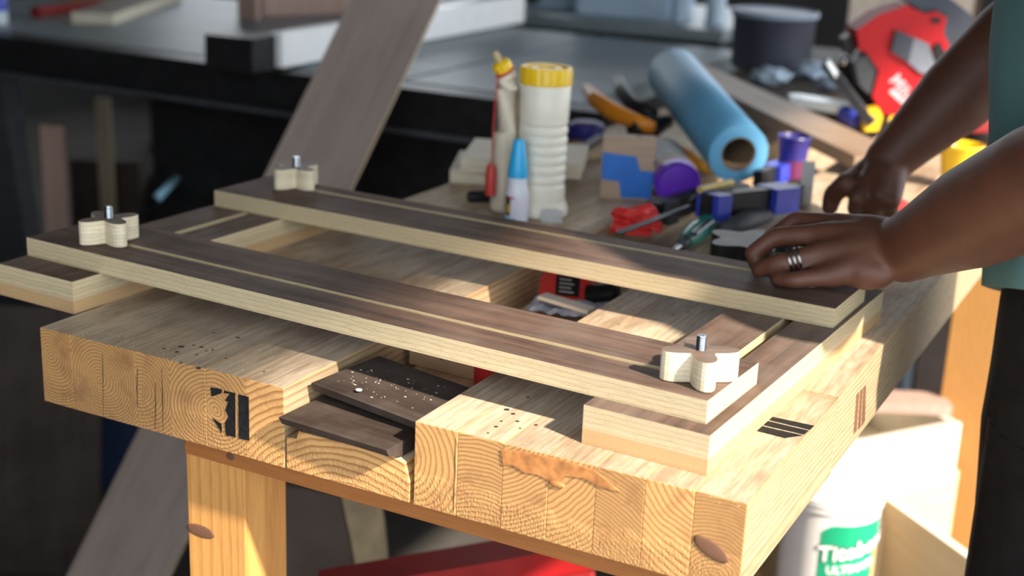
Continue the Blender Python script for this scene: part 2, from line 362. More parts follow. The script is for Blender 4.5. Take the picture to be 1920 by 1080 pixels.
for i in range(7):
    if i == 6:
        lam(S2+xs2[i], S2+xs2[i+1], (S2+.245, -.062), y1=.236); lam(S2+xs2[i], S2+xs2[i+1]-.0012, (S2+.30, -.10), y0=.2366)
    else: lam(S2+xs2[i], S2+xs2[i+1], (S2+pi2[i][0], pi2[i][1]), y0=random.uniform(-.0002, .0002))
# lower filler plank between the two slabs, rough sawn end
bm = B_(); prism(bm, [(S1+.002, -.07), (S2-.004, -.07), (S2-.004, -.052), (S2-.009, -.037), (S2-.02, -.034), (S1+.014, -.034), (S1+.012, -.041), (S1+.002, -.042)], 0, LEN, 0,
                 Matrix(((1, 0, 0, 0), (0, 0, 1, 0), (0, 1, 0, ZB), (0, 0, 0, 1))))
for f in bm.faces:
    f.normal_update(); f.material_index = 1 if abs(f.normal.z) > .5 else 0
bpart('filler_plank', bm, ['pine_end', 'pine_top'], (S1+.07, 0, ZB-.18), bevel=.0008)
# apron under the slabs, legs
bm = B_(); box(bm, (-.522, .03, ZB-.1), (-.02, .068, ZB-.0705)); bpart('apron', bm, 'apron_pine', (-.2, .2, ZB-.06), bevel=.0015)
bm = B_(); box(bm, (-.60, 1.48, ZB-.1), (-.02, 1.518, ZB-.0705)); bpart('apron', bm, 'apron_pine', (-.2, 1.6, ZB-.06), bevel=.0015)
def leg(x0, x1, y0, y1):
    bm = B_(); box(bm, (x0, y0, 0), (x1, y1, ZB-.1002)); bpart('leg', bm, 'leg_pine', (x0-.05, y0+.05, 0), bevel=.0015)
leg(-.522, -.457, .032, .092); leg(-.085, -.02, .032, .092); leg(-.60, -.52, 1.44, 1.55); leg(-.105, -.014, 1.44, 1.55)
bm = B_(); ball(bm, aty(376, 996, .0318), .0115, sc=(1.45, .06, .55)); bpart('knot', bm, 'knot', smooth=True)
bm = B_(); ball(bm, aty(432, 856, .0298), .0042, sc=(1.1, .08, .8)); bpart('knot', bm, 'knot', smooth=True)
bm = B_(); ball(bm, aty(1333, 1030, -.0006), .0125, sc=(1.2, .05, .5), R=Matrix.Rotation(.42, 4, 'Y')); bpart('knot', bm, 'knot', smooth=True)
# drying cracks in the end grain
for pts_ in ([(192, 664), (193, 696), (194, 782)], [(291, 716), (292, 760), (291, 806)], [(303, 690), (305, 740), (306, 806)], [(854, 822), (853, 870), (851, 930), (850, 962)], [(258, 690), (257, 728), (258, 764)]):
    bm = B_(); tube(bm, [aty(x, y, -.0001) for x, y in pts_], [.0002]+[.00045]*(len(pts_)-2)+[.0002], 6); bpart('crack', bm, 'crack')
# resin streak running down the end of the right slab
bm = B_()
rs = [(940, 842), (975, 846), (1010, 852), (1050, 862), (1085, 870), (1120, 884), (1165, 922), (1130, 914), (1095, 896), (1062, 892), (1052, 905), (1032, 902), (1010, 890), (985, 886), (962, 872), (944, 872)]
prism(bm, [(aty(x, y, 0).x, aty(x, y, 0).z) for x, y in rs], .0002, .0011, 0, Matrix(((1, 0, 0, 0), (0, 0, -1, 0), (0, 1, 0, 0), (0, 0, 0, 1))))
bpart('resin_streak', bm, 'resin', bevel=.0004)
bm = B_(); ball(bm, aty(1044, 908, -.001), .0035, sc=(2.0, .3, .7)); bpart('resin_drop', bm, 'resin', smooth=True)
# printed black bars (grade stamps) on the end, the top and the side
def stamp(px, fn, n, off=.0003):
    """flat print: polygon of pixels laid on a plane, a hair thick"""
    P = [fn(*q) for q in px]; n = V(n); bm = B_()
    m_ = len(P); add(bm, [p+n*.00005 for p in P]+[p+n*off for p in P], [tuple(range(m_, 2*m_))]+[(i, (i+1) % m_, m_+(i+1) % m_, m_+i) for i in range(m_)])
    return bpart('stamp_bar', bm, 'ink')
z9 = lambda pts: [(380+x/9.82, 720+y/9.82) for x, y in pts]
EY = -.0003
for P in ([(145, 60), (355, 97), (350, 168), (165, 232)], [(395, 120), (600, 167), (608, 980), (430, 940), (412, 720), (480, 600), (420, 480), (470, 330), (415, 300), (500, 175), (398, 168)], [(660, 187), (850, 238), (862, 1040), (668, 1000)], [(180, 622), (350, 735), (352, 900)]):
    stamp(z9(P), lambda x, y: aty(x, y, EY), (0, -1, 0))
z6 = lambda pts: [(1280+x/2.455, 640+y/2.455) for x, y in pts]
for P in ([(402, 346), (606, 390), (585, 408), (392, 362)], [(388, 367), (580, 412), (558, 430), (365, 385)], [(360, 390), (552, 434), (470, 446), (336, 412)]):
    stamp(z6(P), lambda x, y: at(x, y, 0), (0, 0, 1))
for P in ([(800, 244), (812, 232), (800, 410), (786, 428)], [(817, 228), (828, 216), (818, 396), (806, 408)], [(832, 212), (843, 202), (838, 368), (823, 392)]):
    stamp(z6(P), lambda x, y: atx(x, y, -.0012), (1, 0, 0))
for o_ in [o for o in C.objects if o.name.startswith('stamp_bar')][-3:]: o_.data.materials[0] = MATS['knot']
# nails and old holes in the top
holes = [(369, 665), (378, 651), (387, 658), (363, 647), (340, 650), (332, 660), (308, 654), (399, 656), (446, 633), (340, 680), (372, 690), (424, 672), (495, 697), (401, 624),
         (950, 768), (962, 776), (940, 790), (970, 790), (930, 800), (990, 745), (1005, 797), (975, 803), (915, 812), (1187, 582), (1290, 585), (1262, 590), (1160, 608), (760, 470), (815, 470), (738, 492), (1110, 360), (1100, 388), (1082, 405)]
for i, (x, y) in enumerate(holes):
    p = at(x, y, 0); bm = B_(); r = random.uniform(.0011, .0021)*(1.7 if i in (4, 14) else 1)
    lathe(bm, [(r, -.0005), (r, .00012), (r*.8, .0002), (r*.6, .0001)], 10, 0, Matrix.Translation(p)); bpart('nail', bm, 'nail')

# ================================================================ the jig: two rails on two cross bars
jig = thing('jig_frame', 'adjustable plywood jig of two dark-faced rails across two bars, with lobed wooden knobs', 'jig', (-.4, .24, ZB))
def slotted(L, W, T, s, d, mats, nm, M, mlow=None):
    """board in local x (length) y (width) z, with a routed groove s=(x0,x1,y0,y1) of depth d in its top. slots: 0 edge ply, 1 face, 2 groove"""
    bm = B_(); x0, x1, y0, y1 = s
    X = [0, x0, x1, L]; Y = [0, y0, y1, W]
    g = {(i, j): bm.verts.new((X[i], Y[j], T)) for i in range(4) for j in range(4)}
    for i in range(3):
        for j in range(3):
            if (i, j) != (1, 1): bm.faces.new((g[i, j], g[i+1, j], g[i+1, j+1], g[i, j+1])).material_index = 1
    lo = {k: bm.verts.new((g[k].co.x, g[k].co.y, T-d)) for k in ((1, 1), (2, 1), (2, 2), (1, 2))}
    ks = [(1, 1), (2, 1), (2, 2), (1, 2)]
    for a, b in zip(ks, ks[1:]+ks[:1]): bm.faces.new((g[a], g[b], lo[b], lo[a])).material_index = 2
    bm.faces.new([lo[k] for k in ks]).material_index = 2
    bt = {(i, j): bm.verts.new((X[i], Y[j], 0)) for i in (0, 3) for j in (0, 3)}
    bm.faces.new((bt[0, 0], bt[0, 3], bt[3, 3], bt[3, 0])).material_index = 1
    for ring, c in ((([(i, 0) for i in range(4)]), ((3, 0), (0, 0))), (([(3, j) for j in range(4)]), ((3, 3), (3, 0))), (([(i, 3) for i in (3, 2, 1, 0)]), ((0, 3), (3, 3))), (([(0, j) for j in (3, 2, 1, 0)]), ((0, 0), (0, 3)))):
        bm.faces.new([g[k] for k in ring]+[bt[k] for k in c]).material_index = 0
    return obj(nm, bm, mats, jig, M=Matrix.Translation(-V(jig.location)) @ M)
def frame_m(p, ang, z): return Matrix.Translation((p[0], p[1], ZB+z)) @ Matrix.Rotation(ang, 4, 'Z')
TB, TR = .0308, .018
a1 = math.atan2(.046-.0825, .706); a2 = math.atan2(.318-.342, .709); ab = math.radians(90-2.5)
barm = ['ply_edge_two', 'bar_face', 'ply_edge']; railm = ['ply_edge', 'rail_face', 'ply_edge']
slotted(.435, .1005, TB, (.05, .40, .040, .050), .016, barm, 'cross_bar', frame_m((-.040, .028), ab, 0.0002))
slotted(.435, .0985, TB, (.05, .40, .040, .050), .016, barm, 'cross_bar', frame_m((-.659, .0435), ab, 0.0002))
slotted(.706, .100, TR, (.075, .690, .037, .0435), .010, railm, 'rail', frame_m((-.755, .0825), a1, TB+.0004))
slotted(.709, .096, TR, (.055, .655, .066, .0725), .010, railm, 'rail', frame_m((-.740, .342), a2, TB+.0004))
# lobed knobs on studs
def knob(cx, cy, turn, r0=.0212, amp=.0085, lift=.0009):
    z = ZB+TB+TR+.0004+lift; n = 72
    k = obj('knob', (lambda bm: prism(bm, [((r0+amp*math.cos(4*(2*math.pi*i/n)))*math.cos(2*math.pi*i/n), (r0+amp*math.cos(4*(2*math.pi*i/n)))*math.sin(2*math.pi*i/n)) for i in range(n)], 0, .0225, 1, None, 0))(B_()), ['ply_knob', 'knob_face'], jig,
            loc=V((cx, cy, z))-V(jig.location), rot=(0, 0, turn), bevel=.0006, seg=1)
    bm = B_(); prof = []; r = .0042
    for i in range(9): prof += [(r, .021+i*.0014), (r*.84, .0217+i*.0014)]
    prof += [(r*.8, .0336), (r*.45, .0336), (r*.4, .0315)]
    lathe(bm, prof, 16); obj('stud', bm, 'steel', k, smooth=30)
    bm = B_(); lathe(bm, [(.0065, -.0008), (.0065, .0004), (.0045, .0004)], 20); obj('washer', bm, 'steel', k, smooth=30)
    return k
knob(-.0715, .0845, math.radians(33)); knob(-.683, .118, math.radians(-22)); knob(-.679, .4115, math.radians(-16)); knob(-.082, .392, math.radians(30))

# ================================================================ things in the slot between the slabs
def board(name, label, cat, M, sx, sy, sz, mats, slots=None, bevel=.001, group=None):
    bm = B_(); box(bm, (0, 0, 0), (sx, sy, sz), slots=slots)
    return tag(obj(name, bm, mats, M=M, bevel=bevel), label, cat, group)
ZF = ZB-.0338
# two dark walnut offcuts with bevelled front edges
def offcut(name, label, p, ang, L, W, T, tilt=0, roll=0):
    bm = B_(); prism(bm, [(0, T), (0.004, T*.45), (.02, 0), (W, 0), (W, T)], 0, L, 0, Matrix(((0, 0, 1, 0), (1, 0, 0, 0), (0, 1, 0, 0), (0, 0, 0, 1))))
    return tag(obj(name, bm, 'walnut_scrap', M=Matrix.Translation(p) @ Matrix.Rotation(ang, 4, 'Z') @ Matrix.Rotation(tilt, 4, 'X') @ Matrix.Rotation(roll, 4, 'Y'), bevel=.0006), label, 'offcut')
offcut('walnut_offcut', 'lower of two dark walnut offcuts, wedge-edged, resting on the filler plank in the bench slot', V((-.3865, -.012, ZF+.0012)), math.radians(-3), .106, .10, .0125, 0, math.radians(.6))
offcut('walnut_offcut', 'upper dark walnut offcut dotted with pale specks, lying on another in the bench slot', V((-.3855, .030, ZF+.0155)), math.radians(-6), .110, .088, .0145, math.radians(-.5), math.radians(3.2))
# sawdust specks on the offcuts
bm = B_()
for i in range(60):
    p = V((random.uniform(-.375, -.29), random.uniform(.035, .095), 0)); p.z = ZF+.0302-(p.x+.3855)*.055-.006*(p.y-.03); s = random.choice((.0003, .0004, .0005, .0008))
    box(bm, p, p+V((s*random.uniform(1, 2.5), s*1.3, s*.5)))
for i in range(260):
    e = random.random()
    if e < .5: p = V((random.uniform(S2, 0), random.gauss(.004, .004), ZB+.0001))
    else: p = V((random.uniform(-.62, -.42), abs(random.gauss(0, .04)), ZB+.0001))
    s = random.uniform(.0002, .0005); box(bm, p, p+V((s*random.uniform(1, 3), s*1.2, s*.5)))
o = obj('sawdust', bm, 'chip', kind='stuff'); tag(o, 'pale sawdust specks scattered on the offcuts and bench edges', 'sawdust')
bm = B_(); lathe(bm, [(.0027, 0), (.0027, .0005), (.0016, .0009)], 14); o = obj('glue_drop', bm, 'letter_pale', M=Matrix.Translation((-.343, .038, ZF+.0302)) @ Matrix.Rotation(math.radians(3), 4, 'Y'), smooth=40); tag(o, 'round white dried glue drop on the upper walnut offcut', 'glue drop')
# cardboard carton with printed lines
cart = thing('cardboard_carton', 'brown cardboard carton with dark print standing in the bench slot', 'carton', (-.337, .20, ZF), math.radians(-3))
bm = B_(); box(bm, (-.046, -.02, 0.0004), (.028, .05, .044)); obj('carton_body', bm, 'cardboard', cart, bevel=.001)
for i, (x, z, l) in enumerate([(-.034, .036, .02), (-.034, .032, .026), (-.032, .028, .018), (-.012, .020, .004), (-.014, .016, .006), (-.012, .012, .003), (.004, .02, .003), (.018, .018, .004)]):
    bm = B_(); box(bm, (x, -.0205, z), (x+l, -.0199, z+.0018)); obj('printed_line', bm, 'print', cart)
bm = B_(); lathe(bm, [(.013, 0), (.0145, .002), (.0145, .040), (.012, .043), (.006, .044)], 28); tag(obj('red_bottle_cap', bm, 'red_plastic', loc=(-.290, .165, ZF+.0003), smooth=35), 'small round red plastic cap beside the cardboard carton', 'cap')
# tape measure seen between the rails
tp = thing('tape_measure', 'orange-red tape measure with a black label lying in the bench slot', 'tape measure', at(1068, 560, -.0335), math.radians(12))
bm = B_(); prism(bm, [(-.030, .004), (-.024, 0), (.024, 0), (.028, .006), (.028, .022), (.020, .034), (-.018, .036), (-.029, .026)], -.017, .017, 0, Matrix.Rotation(math.radians(90), 4, 'X')); obj('case', bm, 'red_plastic', tp, bevel=.004, smooth=40)
bm = B_(); box(bm, (-.012, -.0176, .008), (.014, -.017, .030)); lb = obj('label', bm, 'black_plastic', tp)
for i in range(4): bm = B_(); box(bm, (-.008, -.018, .012+i*.0045), (.008-.003*(i % 2), -.0176, .0135+i*.0045)); obj('printed_line', bm, 'tape_white', lb)
bm = B_(); lathe(bm, [(.011, 0), (.012, .003), (.012, .03), (.008, .034)], 20, 0, Matrix.Translation((.024, -.022, .0125)) @ Matrix.Rotation(math.radians(78), 4, 'Y')); obj('thumb_lock', bm, 'black_plastic', tp, smooth=35)
# crumpled clear bag
bm = B_(); bmesh.ops.create_grid(bm, x_segments=22, y_segments=16, size=.5)
for v in bm.verts: v.co = V((v.co.x*.085, v.co.y*.05, .006+.011*abs(noise.noise(v.co*4.3+V((3, 1, 0))))+.004*noise.noise(v.co*11)))
tag(obj('plastic_bag', bm, 'bag', loc=at(1070, 590, -.03), rot=(0, 0, .2)), 'crumpled grey-blue clear plastic bag in front of the tape measure', 'bag')
bm = B_(); box(bm, (-.03, -.008, 0), (.03, .008, .004)); tag(obj('wood_sliver', bm, 'white_ply', loc=at(1062, 572, -.016)+V((0, 0, 0)), rot=(0, .05, -.12), bevel=.0008), 'thin pale wood sliver lying on the plastic bag', 'wood sliver')

# ================================================================ table saw behind the bench
SY = 1.385                                             # front edge of the saw table
saw = thing('table_saw', 'black cabinet table saw with blue-grey iron top and front rail', 'table saw', (-1.6, 1.8, 0))
SO = V(saw.location)
def spart(name, bm, mats, **k): return obj(name, bm, mats, saw, loc=-SO, **k)
bm = B_(); box(bm, (-2.75, SY+.045, ZB-.035), (-1.505, 2.38, ZB)); spart('extension_wing', bm, 'cast_iron', bevel=.003)
bm = B_(); box(bm, (-1.503, SY+.045, ZB-.035), (-1.19, 2.38, ZB)); spart('table_top', bm, 'cast_iron', bevel=.003)
bm = B_(); box(bm, (-1.175, SY+.045, ZB-.035), (-.80, 2.38, ZB)); spart('table_top', bm, 'cast_iron', bevel=.003)
bm = B_(); box(bm, (-1.19, SY+.045, ZB-.035), (-1.175, 2.38, ZB-.010)); spart('mitre_slot', bm, 'saw_black')
bm = B_(); box(bm, (-2.9, SY-.02, ZB-.075), (-.72, SY+.042, ZB-.002)); spart('front_rail', bm, 'saw_black', bevel=.004)
bm = B_(); box(bm, (-2.9, SY-.034, ZB-.086), (-.72, SY+.03, ZB-.0775)); spart('rail_lip', bm, 'saw_grey', bevel=.001)
bm = B_(); box(bm, (-1.86, SY+.10, .10), (-.95, 2.3, ZB-.036)); spart('cabinet', bm, 'saw_black', bevel=.01)
bm = B_(); box(bm, (-1.80, SY+.16, 0), (-1.0, 2.2, .0995)); spart('plinth', bm, 'saw_black')
def sleg(x0, x1, y, xb, w_, mat):
    bm = B_(); add(bm, [(x0, y, ZB-.036), (x1, y, ZB-.036), (x1, y+w_, ZB-.036), (x0, y+w_, ZB-.036), (x0+xb, y, 0), (x1+xb*1.0, y, 0), (x1+xb, y+w_, 0), (x0+xb, y+w_, 0)], [(0, 3, 2, 1), (4, 5, 6, 7), (0, 1, 5, 4), (1, 2, 6, 5), (2, 3, 7, 6), (3, 0, 4, 7)])
    spart('leg', bm, mat, bevel=.004)
sleg(-2.44, -2.27, SY+.05, .10, .05, 'saw_grey'); sleg(-2.12, -2.06, 1.95, 0, .06, 'saw_black'); sleg(-2.6, -2.54, 2.3, 0, .05, 'saw_black')
# rip fence
fen = thing('rip_fence', 'long white-faced rip fence with black front handle block on the saw', 'saw fence', (-1.45, 1.9, ZB+.0005), math.radians(1.7))
bm = B_(); box(bm, (-.012, -.522, .004), (0.012, .58, .072)); obj('fence_face', bm, 'fence_white', fen, bevel=.004)
bm = B_(); box(bm, (-.075, -.524, .002), (-.0125, .58, .062)); obj('fence_beam', bm, 'navy', fen, bevel=.003)
bm = B_(); box(bm, (-.115, -.60, -.0), (-.002, -.525, .066)); obj('handle_block', bm, 'saw_black', fen, bevel=.01)
# things lying on the saw
a = at(212, 47, .0008); b = at(338, 2, .0008); d_ = b-a; ang = math.atan2(d_.y, d_.x); q = at(142, 41, .0008)-a
board('plywood_offcut', 'pale-edged plywood board with dark face lying on the left saw wing', 'board', Matrix.Translation(a) @ Matrix.Rotation(ang, 4, 'Z'), .62, abs(q.dot(V((-math.sin(ang), math.cos(ang), 0)))), .026, ['ply_pale', 'walnut_plank'], (0, 0, 1), .001)
p = at(66, 33, .0005); M_, L_ = along(p, at(150, 22, .0005)); bm = B_(); box(bm, (-.012, -.012, 0), (.012, .012, .24)); tag(obj('push_stick', bm, 'dark_red', M=Matrix.Translation((0, 0, .013)) @ M_, bevel=.003), 'dark red push stick lying on the saw wing', 'push stick')
bm = B_(); lathe(bm, [(.026, 0), (.028, .01), (.028, .07), (.012, .09), (.012, .11)], 24); bt = tag(obj('spray_bottle', bm, ['tray_white'], loc=at(-8, 44, .0005), smooth=35), 'small bottle with dark blue shoulder on the far saw corner', 'bottle')
bm = B_(); lathe(bm, [(.0285, .03), (.0285, .072), (.013, .092)], 24, close=False); obj('shoulder_sleeve', bm, 'bottle_blue', bt, smooth=True)
bm = B_(); prism(bm, [(0, 0), (.13, 0), (.15, .03), (.15, .09), (0, .09)], 0, .09, 0, Matrix.Rotation(math.radians(90), 4, 'X')); y_ = tag(obj('yellow_case', bm, 'yellow_case', loc=at(150, 10, 0)+V((-.22, .22, .0005)), rot=(0, 0, math.radians(30)), bevel=.006), 'yellow plastic tool case at the back of the saw wing', 'case')
for i, (x0, x1, lab) in enumerate([(398, 432, 'narrow pinkish board standing behind the saw fence'), (447, 640, 'wide pinkish board standing behind the saw fence')]):
    a = at(x0, 40 if i == 0 else 36, .0008); b = at(x1, 44 if i == 0 else 30, .0008); d_ = (b-a); ang = math.atan2(d_.y, d_.x)
    a = a + V((0, .10, 0)); board('pink_board', lab, 'board', Matrix.Translation(a) @ Matrix.Rotation(ang, 4, 'Z'), d_.length, .02, .28, 'pink_board')

# tall leaning plank between bench and saw
Pt = atd(745, 0, 2.44); Pb = atd(225, 1080, 2.12); dz_ = (Pt-Pb); foot = Pb + dz_*((0.004-Pb.z)/dz_.z); topp = Pb + dz_*((1.75-Pb.z)/dz_.z)
zax = dz_.normalized(); xax = (RGT - zax*RGT.dot(zax)); xax = (xax.normalized() + FWD*.12); xax = (xax-zax*xax.dot(zax)).normalized(); yax = zax.cross(xax)
Mp = Matrix(((xax.x, yax.x, zax.x, foot.x), (xax.y, yax.y, zax.y, foot.y), (xax.z, yax.z, zax.z, foot.z), (0, 0, 0, 1)))
bm = B_(); box(bm, (-.074, 0, .03), (.068, .021, (topp-foot).length), slots=(1, 1, 0))
for f in bm.faces: f.normal_update(); f.material_index = 0 if abs(f.normal.y) > .5 else 1
tag(obj('walnut_plank', bm, ['walnut_plank', 'scrap_pine'], M=Mp, bevel=.0012), 'long grey-brown walnut plank with a pale edge leaning up from the floor past the saw', 'plank')

# ================================================================ bottles and clutter on the bench behind the back rail
gb = thing('glue_bottle', 'tall ribbed white glue bottle with yellow screw lid and side spout', 'glue bottle', at(1012, 413, .0005)+FH*.030, FACE)
def ribs(r, z, a):
    front = -math.pi*.78 < ((a+math.pi) % (2*math.pi))-math.pi < -math.pi*.02 or math.cos(a) > .2
    if .035 < z < .118 and math.cos(a+.9) > -.15: return r - .0020*(0.5-0.5*math.cos((z-.035)/.0118*2*math.pi))**3
    return r
prof = [(.030, 0), (.0345, .003), (.0345, .010), (.0315, .018)] + [(.0295, .018+i*.00118) for i in range(1, 88)] + [(.0300, .124), (.0308, .162), (.027, .166)]
bm = B_(); lathe(bm, prof, 56, rfun=ribs); obj('bottle_body', bm, 'glue_white', gb, smooth=50)
bm = B_(); lathe(bm, [(.0305, .160), (.0318, .161), (.0318, .178), (.0305, .181), (.0265, .181), (.0255, .1765), (.020, .1762), (.0195, .180), (.012, .180), (.0115, .1765)], 96, rfun=lambda r, z, a: r*(1-.022*(math.sin(a*13) > .75)) if r > .03 else r); obj('lid', bm, 'cap_yellow', gb, smooth=30)
bm = B_(); tube(bm, [(-.047, .004, 0), (-.047, .004, .004), (-.0465, .004, .10), (-.0455, .004, .152), (-.0465, .003, .166), (-.051, .002, .176)], [.012, .0145, .0138, .0138, .0125, .0105], 24); obj('spout_tube', bm, 'glue_tube', gb, smooth=40)
bm = B_(); box(bm, (-.036, .002, .004), (-.025, .010, .155)); obj('web', bm, 'tube_gap', gb, bevel=.002)
ta = V((-.050, .002, .174)); tb = V((-.0605, -.002, .192))
M_, L_ = along(ta, tb); bm = B_(); lathe(bm, [(.0125, -.003), (.0125, -.001), (.0115, 0)], 24, 0, M_); obj('cap_collar', bm, 'cord_red', gb, smooth=30)
bm = B_(); lathe(bm, [(.0118, 0), (.0118, .009), (.009, .012), (.0055, .013)], 40, 0, M_, rfun=lambda r, z, a: r*(1-.07*(math.sin(a*9) > .5))); obj('nozzle_cap', bm, 'cap_yellow', gb, smooth=30)
bm = B_(); lathe(bm, [(.0048, .012), (.0046, .022), (.0032, .026)], 16, 0, M_); obj('nozzle_tip', bm, 'tip_tan', gb, smooth=40)
bm = B_(); tube(bm, [(-.058, -.012, .174), (-.0595, -.0165, .15), (-.0605, -.018, .11), (-.061, -.018, .062)], .0005, 6); tube(bm, [(-.055, -.012, .172), (-.0575, -.0165, .15), (-.0595, -.018, .11), (-.0605, -.018, .062)], .0005, 6); obj('cord', bm, 'cord_red', gb)
bm = B_(); lathe(bm, [(.0035, .064), (.0062, .058), (.0066, .03), (.0066, .026)], 20, 0, Matrix.Translation((-.061, -.018, 0))); obj('dangling_cap', bm, 'cord_red', gb, smooth=40)

ca = thing('superglue_bottle', 'small clear superglue bottle with tapered blue cap before the ribbed glue bottle', 'glue bottle', at(967, 415, .0005)-FH*.004, FACE)
bm = B_(); lathe(bm, [(.0125, 0), (.0142, .002), (.0142, .036), (.0128, .041), (.0118, .043), (.0118, .056), (.008, .058)], 32); obj('bottle_body', bm, 'clear_plastic', ca, smooth=40)
bm = B_(); lathe(bm, [(.0122, .0555), (.0122, .060), (.0068, .098), (.0058, .1005), (.003, .101)], 32); obj('cap', bm, 'cap_blue', ca, smooth=35)
def arc_patch(a0, a1, z0, z1, r, n=6):
    bm = B_(); 
    for k in range(n):
        t0 = a0+(a1-a0)*k/n; t1 = a0+(a1-a0)*(k+1)/n
        add(bm, [(r*math.cos(t0), r*math.sin(t0), z0), (r*math.cos(t1), r*math.sin(t1), z0), (r*math.cos(t1), r*math.sin(t1), z1), (r*math.cos(t0), r*math.sin(t0), z1)], [(0, 1, 2, 3)])
    return bm
lb = obj('label', arc_patch(math.radians(195), math.radians(268), .002, .036, .01435), 'clear_plastic', ca)
obj('label_figure', arc_patch(math.radians(205), math.radians(240), .010, .034, .0145), 'label_dark', lb)
obj('label_figure', arc_patch(math.radians(218), math.radians(238), .014, .024, .01462), 'label_yellow', lb)
obj('label_figure', arc_patch(math.radians(220), math.radians(258), .031, .033, .0147), 'label_red', lb)
obj('label_band', arc_patch(math.radians(197), math.radians(262), .003, .008, .01455), 'label_blue', lb)
bm = B_(); prism(bm, [(-.012, 0), (.014, 0), (.006, .006), (-.006, .007)], 0, .016); tag(obj('paper_scrap', bm, 'tape_white', loc=at(1032, 418, .0005), rot=(0, 0, .4)), 'small folded grey paper scrap at the foot of the ribbed bottle', 'paper scrap')

# two stacked plywood pieces at the bench's left edge
board('plywood_piece', 'lower piece of a pale plywood pair stacked beside the ribbed glue bottle', 'plywood', Matrix.Translation(at(843, 343, .0008)) @ Matrix.Rotation(math.radians(24), 4, 'Z') @ Matrix.Translation((0, 0, 0)), .15, .13, .018, ['ply_pale', 'white_ply'], (0, 0, 1))
board('plywood_piece', 'upper piece of a pale plywood pair stacked beside the ribbed glue bottle', 'plywood', Matrix.Translation(at(862, 321, .0194)) @ Matrix.Rotation(math.radians(21), 4, 'Z'), .16, .14, .018, ['ply_pale', 'white_ply'], (0, 0, 1))
bm = B_(); lathe(bm, [(.006, 0), (.0075, .004), (.0075, .05), (.005, .054)], 16); tag(obj('marker_pen', bm, 'black_plastic', M=Matrix.Translation(at(878, 369, .0082)) @ Matrix.Rotation(FACE+.35, 4, 'Z') @ Matrix.Rotation(math.radians(90), 4, 'Y'), smooth=35), 'short black marker pen lying left of the glue bottle', 'pen')

# wooden block with a blue painted shape
bk = thing('painted_block', 'pale wooden block with a stepped blue painted shape on its face', 'block', at(1172, 374, .0005), FACE-math.radians(7))
bm = B_(); box(bm, (-.033, 0, 0), (.034, .024, .081)); obj('block_body', bm, 'block_face', bk, bevel=.0015)
bm = B_(); prism(bm, [(-.0325, .024), (-.009, .022), (-.006, .001), (.0335, .002), (.0335, .038), (.017, .038), (.011, .056), (-.0325, .059)], 0, .0004, 0, Matrix.Translation((0, 0, .001)) @ Matrix.Rotation(math.radians(90), 4, 'X')); obj('painted_shape', bm, 'paint_blue', bk)
bm = B_(); ball(bm, (.012, .012, .081), .003, sc=(1.3, 1, .2)); obj('screw_hole', bm, 'nail', bk)
# purple-capped can lying on its side
pc = thing('spray_can', 'black spray can lying with its round purple cap toward the painted block', 'can', at(1276, 356, .0305)+FH*.028, FACE+math.radians(2))
Mx = Matrix.Rotation(math.radians(-90), 4, 'X')
bm = B_(); lathe(bm, [(.012, .003), (.024, .004), (.0255, .001), (.0285, .0), (.029, .004), (.029, .03), (.0285, .032)], 40, 0, Mx); obj('cap', bm, 'purple', pc, smooth=40)
bm = B_(); lathe(bm, [(.0295, .032), (.0305, .034), (.0305, .038), (.030, .040)], 40, 0, Mx); obj('rim', bm, 'tan_rim', pc, smooth=40)
bm = B_(); lathe(bm, [(.0298, .0405), (.0298, .16), (.026, .165)], 40, 0, Mx); obj('can_body', bm, 'black_plastic', pc, smooth=40)
# blue roll with a hollow core
ra = V((-.339, .957, .0425+ZB)); rb_ = V((-.556, 1.255, .097+ZB)); M_, L_ = along(ra, rb_)
rl = thing('paper_roll', 'thick light blue roll with hollow core lying over the clamps', 'roll', M=M_)
bm = B_(); n = 48
lathe(bm, [(.0245, 0), (.0412, 0), (.042, .001), (.042, L_-.001), (.0412, L_), (.0245, L_)], n, close=False); obj('wrap', bm, 'roll_blue', rl, smooth=40)
bm = B_(); lathe(bm, [(.0222, .002), (.0244, .002), (.0244, L_-.002), (.0222, L_-.002), (.0222, .002)], n, close=False); obj('core', bm, 'card_core', rl, smooth=40)
# long board behind the roll
pa = at(1600, 318, .012); pb = at(1222, 128, .03)
d_ = pb-pa; M_ = Matrix.Translation(pa) @ (d_.to_track_quat('X', 'Z').to_matrix().to_4x4())
bm = B_(); box(bm, (0, -.085, 0), (d_.length*1.0, .0, .020)); tag(obj('oak_board', bm, ['oak_board'], M=M_, bevel=.0015), 'long brown board lying slantwise behind the blue roll', 'board')
# trigger clamp with orange handle
oc = thing('trigger_clamp', 'orange and black trigger clamp lying under the blue roll', 'clamp', at(1240, 300, 0))
OO = V(oc.location); lp = lambda x, y, z: at(x, y, z)-OO
bm = B_(); tube(bm, [lp(1100, 166, .075), lp(1118, 188, .07), lp(1150, 210, .062), lp(1190, 228, .055), lp(1225, 240, .05)], [.008, .0125, .0135, .012, .009], 14); obj('handle', bm, 'clamp_orange', oc, smooth=True)
bm = B_(); tube(bm, [lp(1158, 150, .08), lp(1166, 172, .07), lp(1190, 200, .06), lp(1225, 215, .055)], [.009, .0115, .0115, .010], 14); obj('trigger', bm, 'black_plastic', oc, smooth=True)
bm = B_(); tube(bm, [lp(1185, 243, .045), lp(1225, 238, .045), lp(1252, 228, .04)], [.012, .016, .010], 12); obj('body', bm, 'black_plastic', oc, smooth=True)
bm = B_(); tube(bm, [lp(1180, 248, .035), lp(1225, 268, .025), lp(1280, 292, .02), lp(1312, 312, .018)], [.010, .015, .016, .010], 12, flat=.7); obj('jaw', bm, 'clamp_orange', oc, smooth=True)
